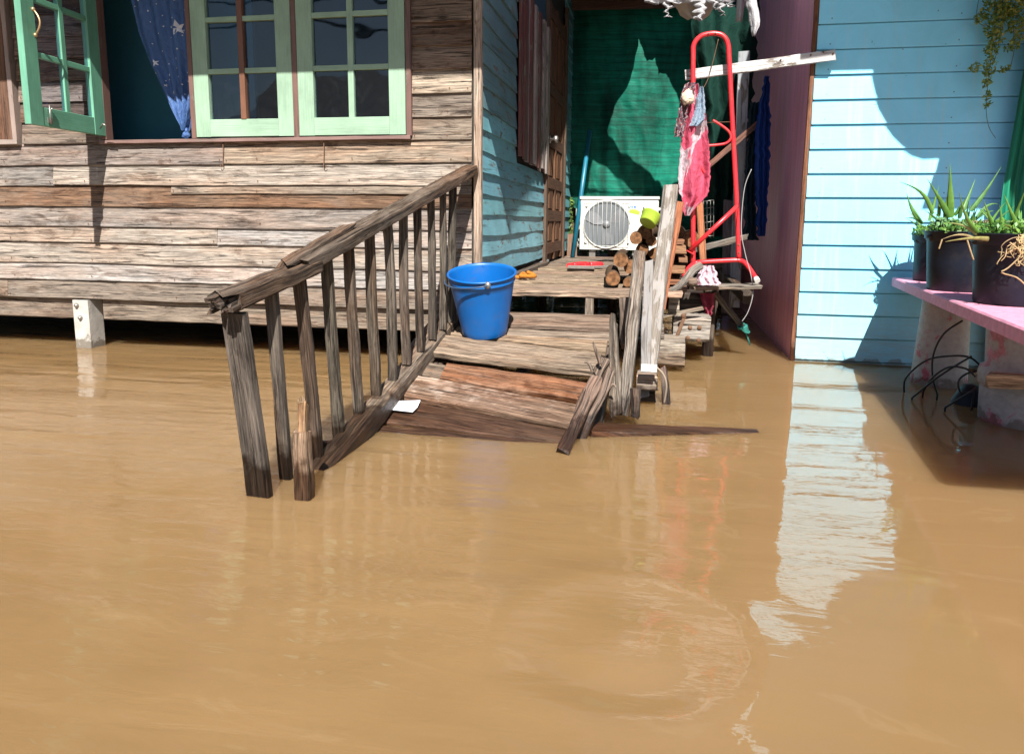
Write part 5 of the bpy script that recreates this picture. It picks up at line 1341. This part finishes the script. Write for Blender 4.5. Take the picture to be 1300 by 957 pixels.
# ------------------------------------------------------------------ hand trolley
YT = 4.18
tr = thing('hand_trolley', 'red tubular steel hand trolley frame standing on the grey board', 'hand trolley', at(905, 362, Y=YT))
def tp(x, y, dy=0): return at(x, y, Y=YT+dy)
r_ = .0125
mb = MB(); loop = [(880, 337), (880, 250), (880, 150), (880, 75), (881, 57), (889, 47), (899, 43.5), (909, 43), (918, 46), (924, 56), (926, 80), (930, 160), (935, 250), (938, 328)]
cv = curve([tp(*p) for p in loop], 110); mb.tube(cv, r_, 12); mb.build('upright_frame', REDP, tr)
mb = MB(); cv = curve([tp(868, 352, -.10), tp(873, 342, -.05), tp(882, 334.5), tp(895, 332.5), tp(930, 330.5), tp(940, 331), tp(947, 335, -.02), tp(955, 346, -.06), tp(960, 354, -.10)], 60)
mb.tube(cv, r_, 12); ft = mb.build('foot_tube', REDP, tr)
e = cv[-1]; d = (cv[-1]-cv[-4]).normalized(); mb = MB(); mb.tube([e-d*.004, e+d*.02], .0145, 12); mb.build('end_cap', WHITEP, ft)
mb = MB(); mb.tube([tp(876, 318, -.02), tp(905, 291, -.02), tp(937, 261, -.005)], r_*.95, 12); mb.beam(tp(872, 318, -.02), tp(881, 323, -.02), .02, .006, (0, 1, 0), 2); mb.build('brace', REDP, tr)
mb = MB(); cv = curve([tp(*p, -.016) for p in ((905, 153), (915, 159), (925, 167), (928, 175), (922, 182), (908, 184.5), (893, 186), (885, 193), (883, 203), (889, 212), (896, 221))], 60); mb.tube(cv, .0068, 10); mb.build('curled_bar', REDP, tr)
for (x, y) in ((899, 44), (908, 43.5), (937.5, 311), (938, 321)):
    mb = MB(); mb.lathe(tp(x, y)+V(0, -r_*.95, 0), [(.005, -.001), (.005, .003), (.001, .003)], 10, mat=Rx); mb.build('bolt', RUST, tr)
# wire on the trolley
mb = MB(); mb.tube(curve([tp(x, y, -.02) for x, y in ((912, 50), (906, 75), (899, 100), (893, 112))], 16), .002, 5); mb.tube([tp(896, 156, -.02), tp(927, 155, -.02)], .0015, 5)
solo(mb, 'tie_wire', RUST, tp(912, 50), 'thin brown wire dangling inside the top of the red trolley', 'wire')
# clothes
PK = cloth_mat('pink_cloth', (.62, .10, .17), .3, .2, pattern=(2.2, (.62, .50, .54), .50))
mb = MB(); hang(mb, [(106, 876, 886), (125, 870, 892), (150, 866, 897), (185, 864, 900), (225, 861, 902), (245, 862, 899), (250, 866, 897), (262, 865, 885), (274, 869, 875)], YT-.05, 34, 54, .022, 1.8, 0, edge=.008, yfun=lambda s, t: .03*(s-.5))
solo(mb, 'pink_garment', PK, tp(880, 106), 'pink and white garment hanging from the left upright of the trolley', 'garment')
mb = MB(); hang(mb, [(105, 872, 882), (112, 867, 884), (125, 864, 876), (150, 860, 872), (165, 857, 869), (174, 856, 868)], YT-.085, 18, 24, .012, 2, 1, edge=.01)
solo(mb, 'patterned_shirt', cloth_mat('patterned_dark_cloth', (.10, .07, .10), .1, .3, pattern=(16, (.55, .45, .45), .56, (.45, .05, .04))), tp(868, 105), 'dark floral patterned shirt hanging over the pink garment on its left side', 'garment')
mb = MB(); hang(mb, [(110, 889, 893), (125, 884, 895), (140, 882, 896), (152, 878, 895), (160, 875, 888)], YT-.09, 18, 20, .010, 2, 1, edge=.006)
solo(mb, 'checked_cloth', cloth_mat('blue_check_cloth', (.55, .60, .62), .1, .1, stripes=(14, (.02, .14, .32))), tp(888, 110), 'small blue and white checked cloth hanging right of the patterned shirt', 'cloth')
mb = MB(); mb.blob(tp(873, 124, -.11), .030, .02, .038, amp=.4, fr=5)
solo(mb, 'cream_rag', cloth_mat('cream_cloth', (.70, .56, .42), .1, .1), tp(873, 124), 'small cream rag bunched at the trolley upright over the patterned shirt', 'rag')
mb = MB(); hang(mb, [(337, 893, 906), (345, 887, 909), (352, 883, 911), (361, 886, 914)], 4.08, 24, 20, .012, 3, 1, edge=.012, yfun=lambda s, t: -.05*t)
solo(mb, 'pale_pink_cloth', cloth_mat('pale_pink_cloth', (.75, .55, .62), .2, .15, pattern=(6, (.30, .12, .16), .64)), tp(900, 355), 'pale pink cloth bundled on the grey board under the trolley', 'cloth')
mb = MB(); hang(mb, [(372, 888, 908), (385, 891, 907), (395, 895, 905), (402, 897, 903)], 4.17, 16, 16, .014, 2, 1, edge=.008)
solo(mb, 'maroon_cloth', cloth_mat('maroon_cloth', (.30, .04, .07), .1, .3), tp(898, 372), 'maroon cloth hanging beneath the grey board', 'cloth')
# white horizontal plank
mb = MB(); a = at(870, 96, Y=4.26); b_ = at(1061, 70, Y=4.18)
mb.beam(a, b_, .052, .022, (0, 0, 1), 22, .003, (.50, .49, .48), rag=.004)
T = solo(mb, 'white_batten', P_WHITE, a, 'white painted batten running across behind the trolley to the blue wall', 'batten')
for (x, y) in ((993, 77), (1030, 71), (1045, 67), (1057, 69)):
    t_ = (x-870)/191; p = a.lerp(b_, t_); p.z = at(x, y, Y=p.y).z
    mb = MB(); mb.lathe(p+V(0, -.014, 0), [(.004, -.002), (.0045, .002), (.001, .003)], 10, mat=Rx); o = mb.build('nail', RUST, None, T.location); o.parent = T; o.location = (0, 0, 0)

# ------------------------------------------------------------------ across the lane, behind the photographer (mirrored in glass and water)
nb = thing('neighbour_house', 'brown timber house with dark roof across the flooded lane', 'house', (-3, -9, 0))
mb = MB(); mb.box(-9, 0, -13, -9, -.5, 2.9, (.14, .1, .07)); mb.build('wall', W_WALL, nb)
mb = MB()
v = [mb.bm.verts.new(q) for q in (V(-9.6, -8.3, 2.7), V(.6, -8.3, 2.7), V(.6, -11, 4.3), V(-9.6, -11, 4.3))]; mb.face(v, None, (.1, .1, .1)); o = mb.build('roof', bpy.data.materials['corrugated_zinc'], nb); md = o.modifiers.new('t', 'SOLIDIFY'); md.thickness = .05
for z, y, lb in ((4.6, -5.5, 'middle'), (4.2, -5.5, 'lowest'), (5.1, -5.6, 'highest')):
    mb = MB(); mb.tube([V(-12+i*2, y, z-.25+.01*(i-6)**2) for i in range(13)], .02, 6)
    solo(mb, 'power_line', BLACKRUB, (0, y, z), lb+' of the three black power lines strung along the lane', 'power line', 'power lines')
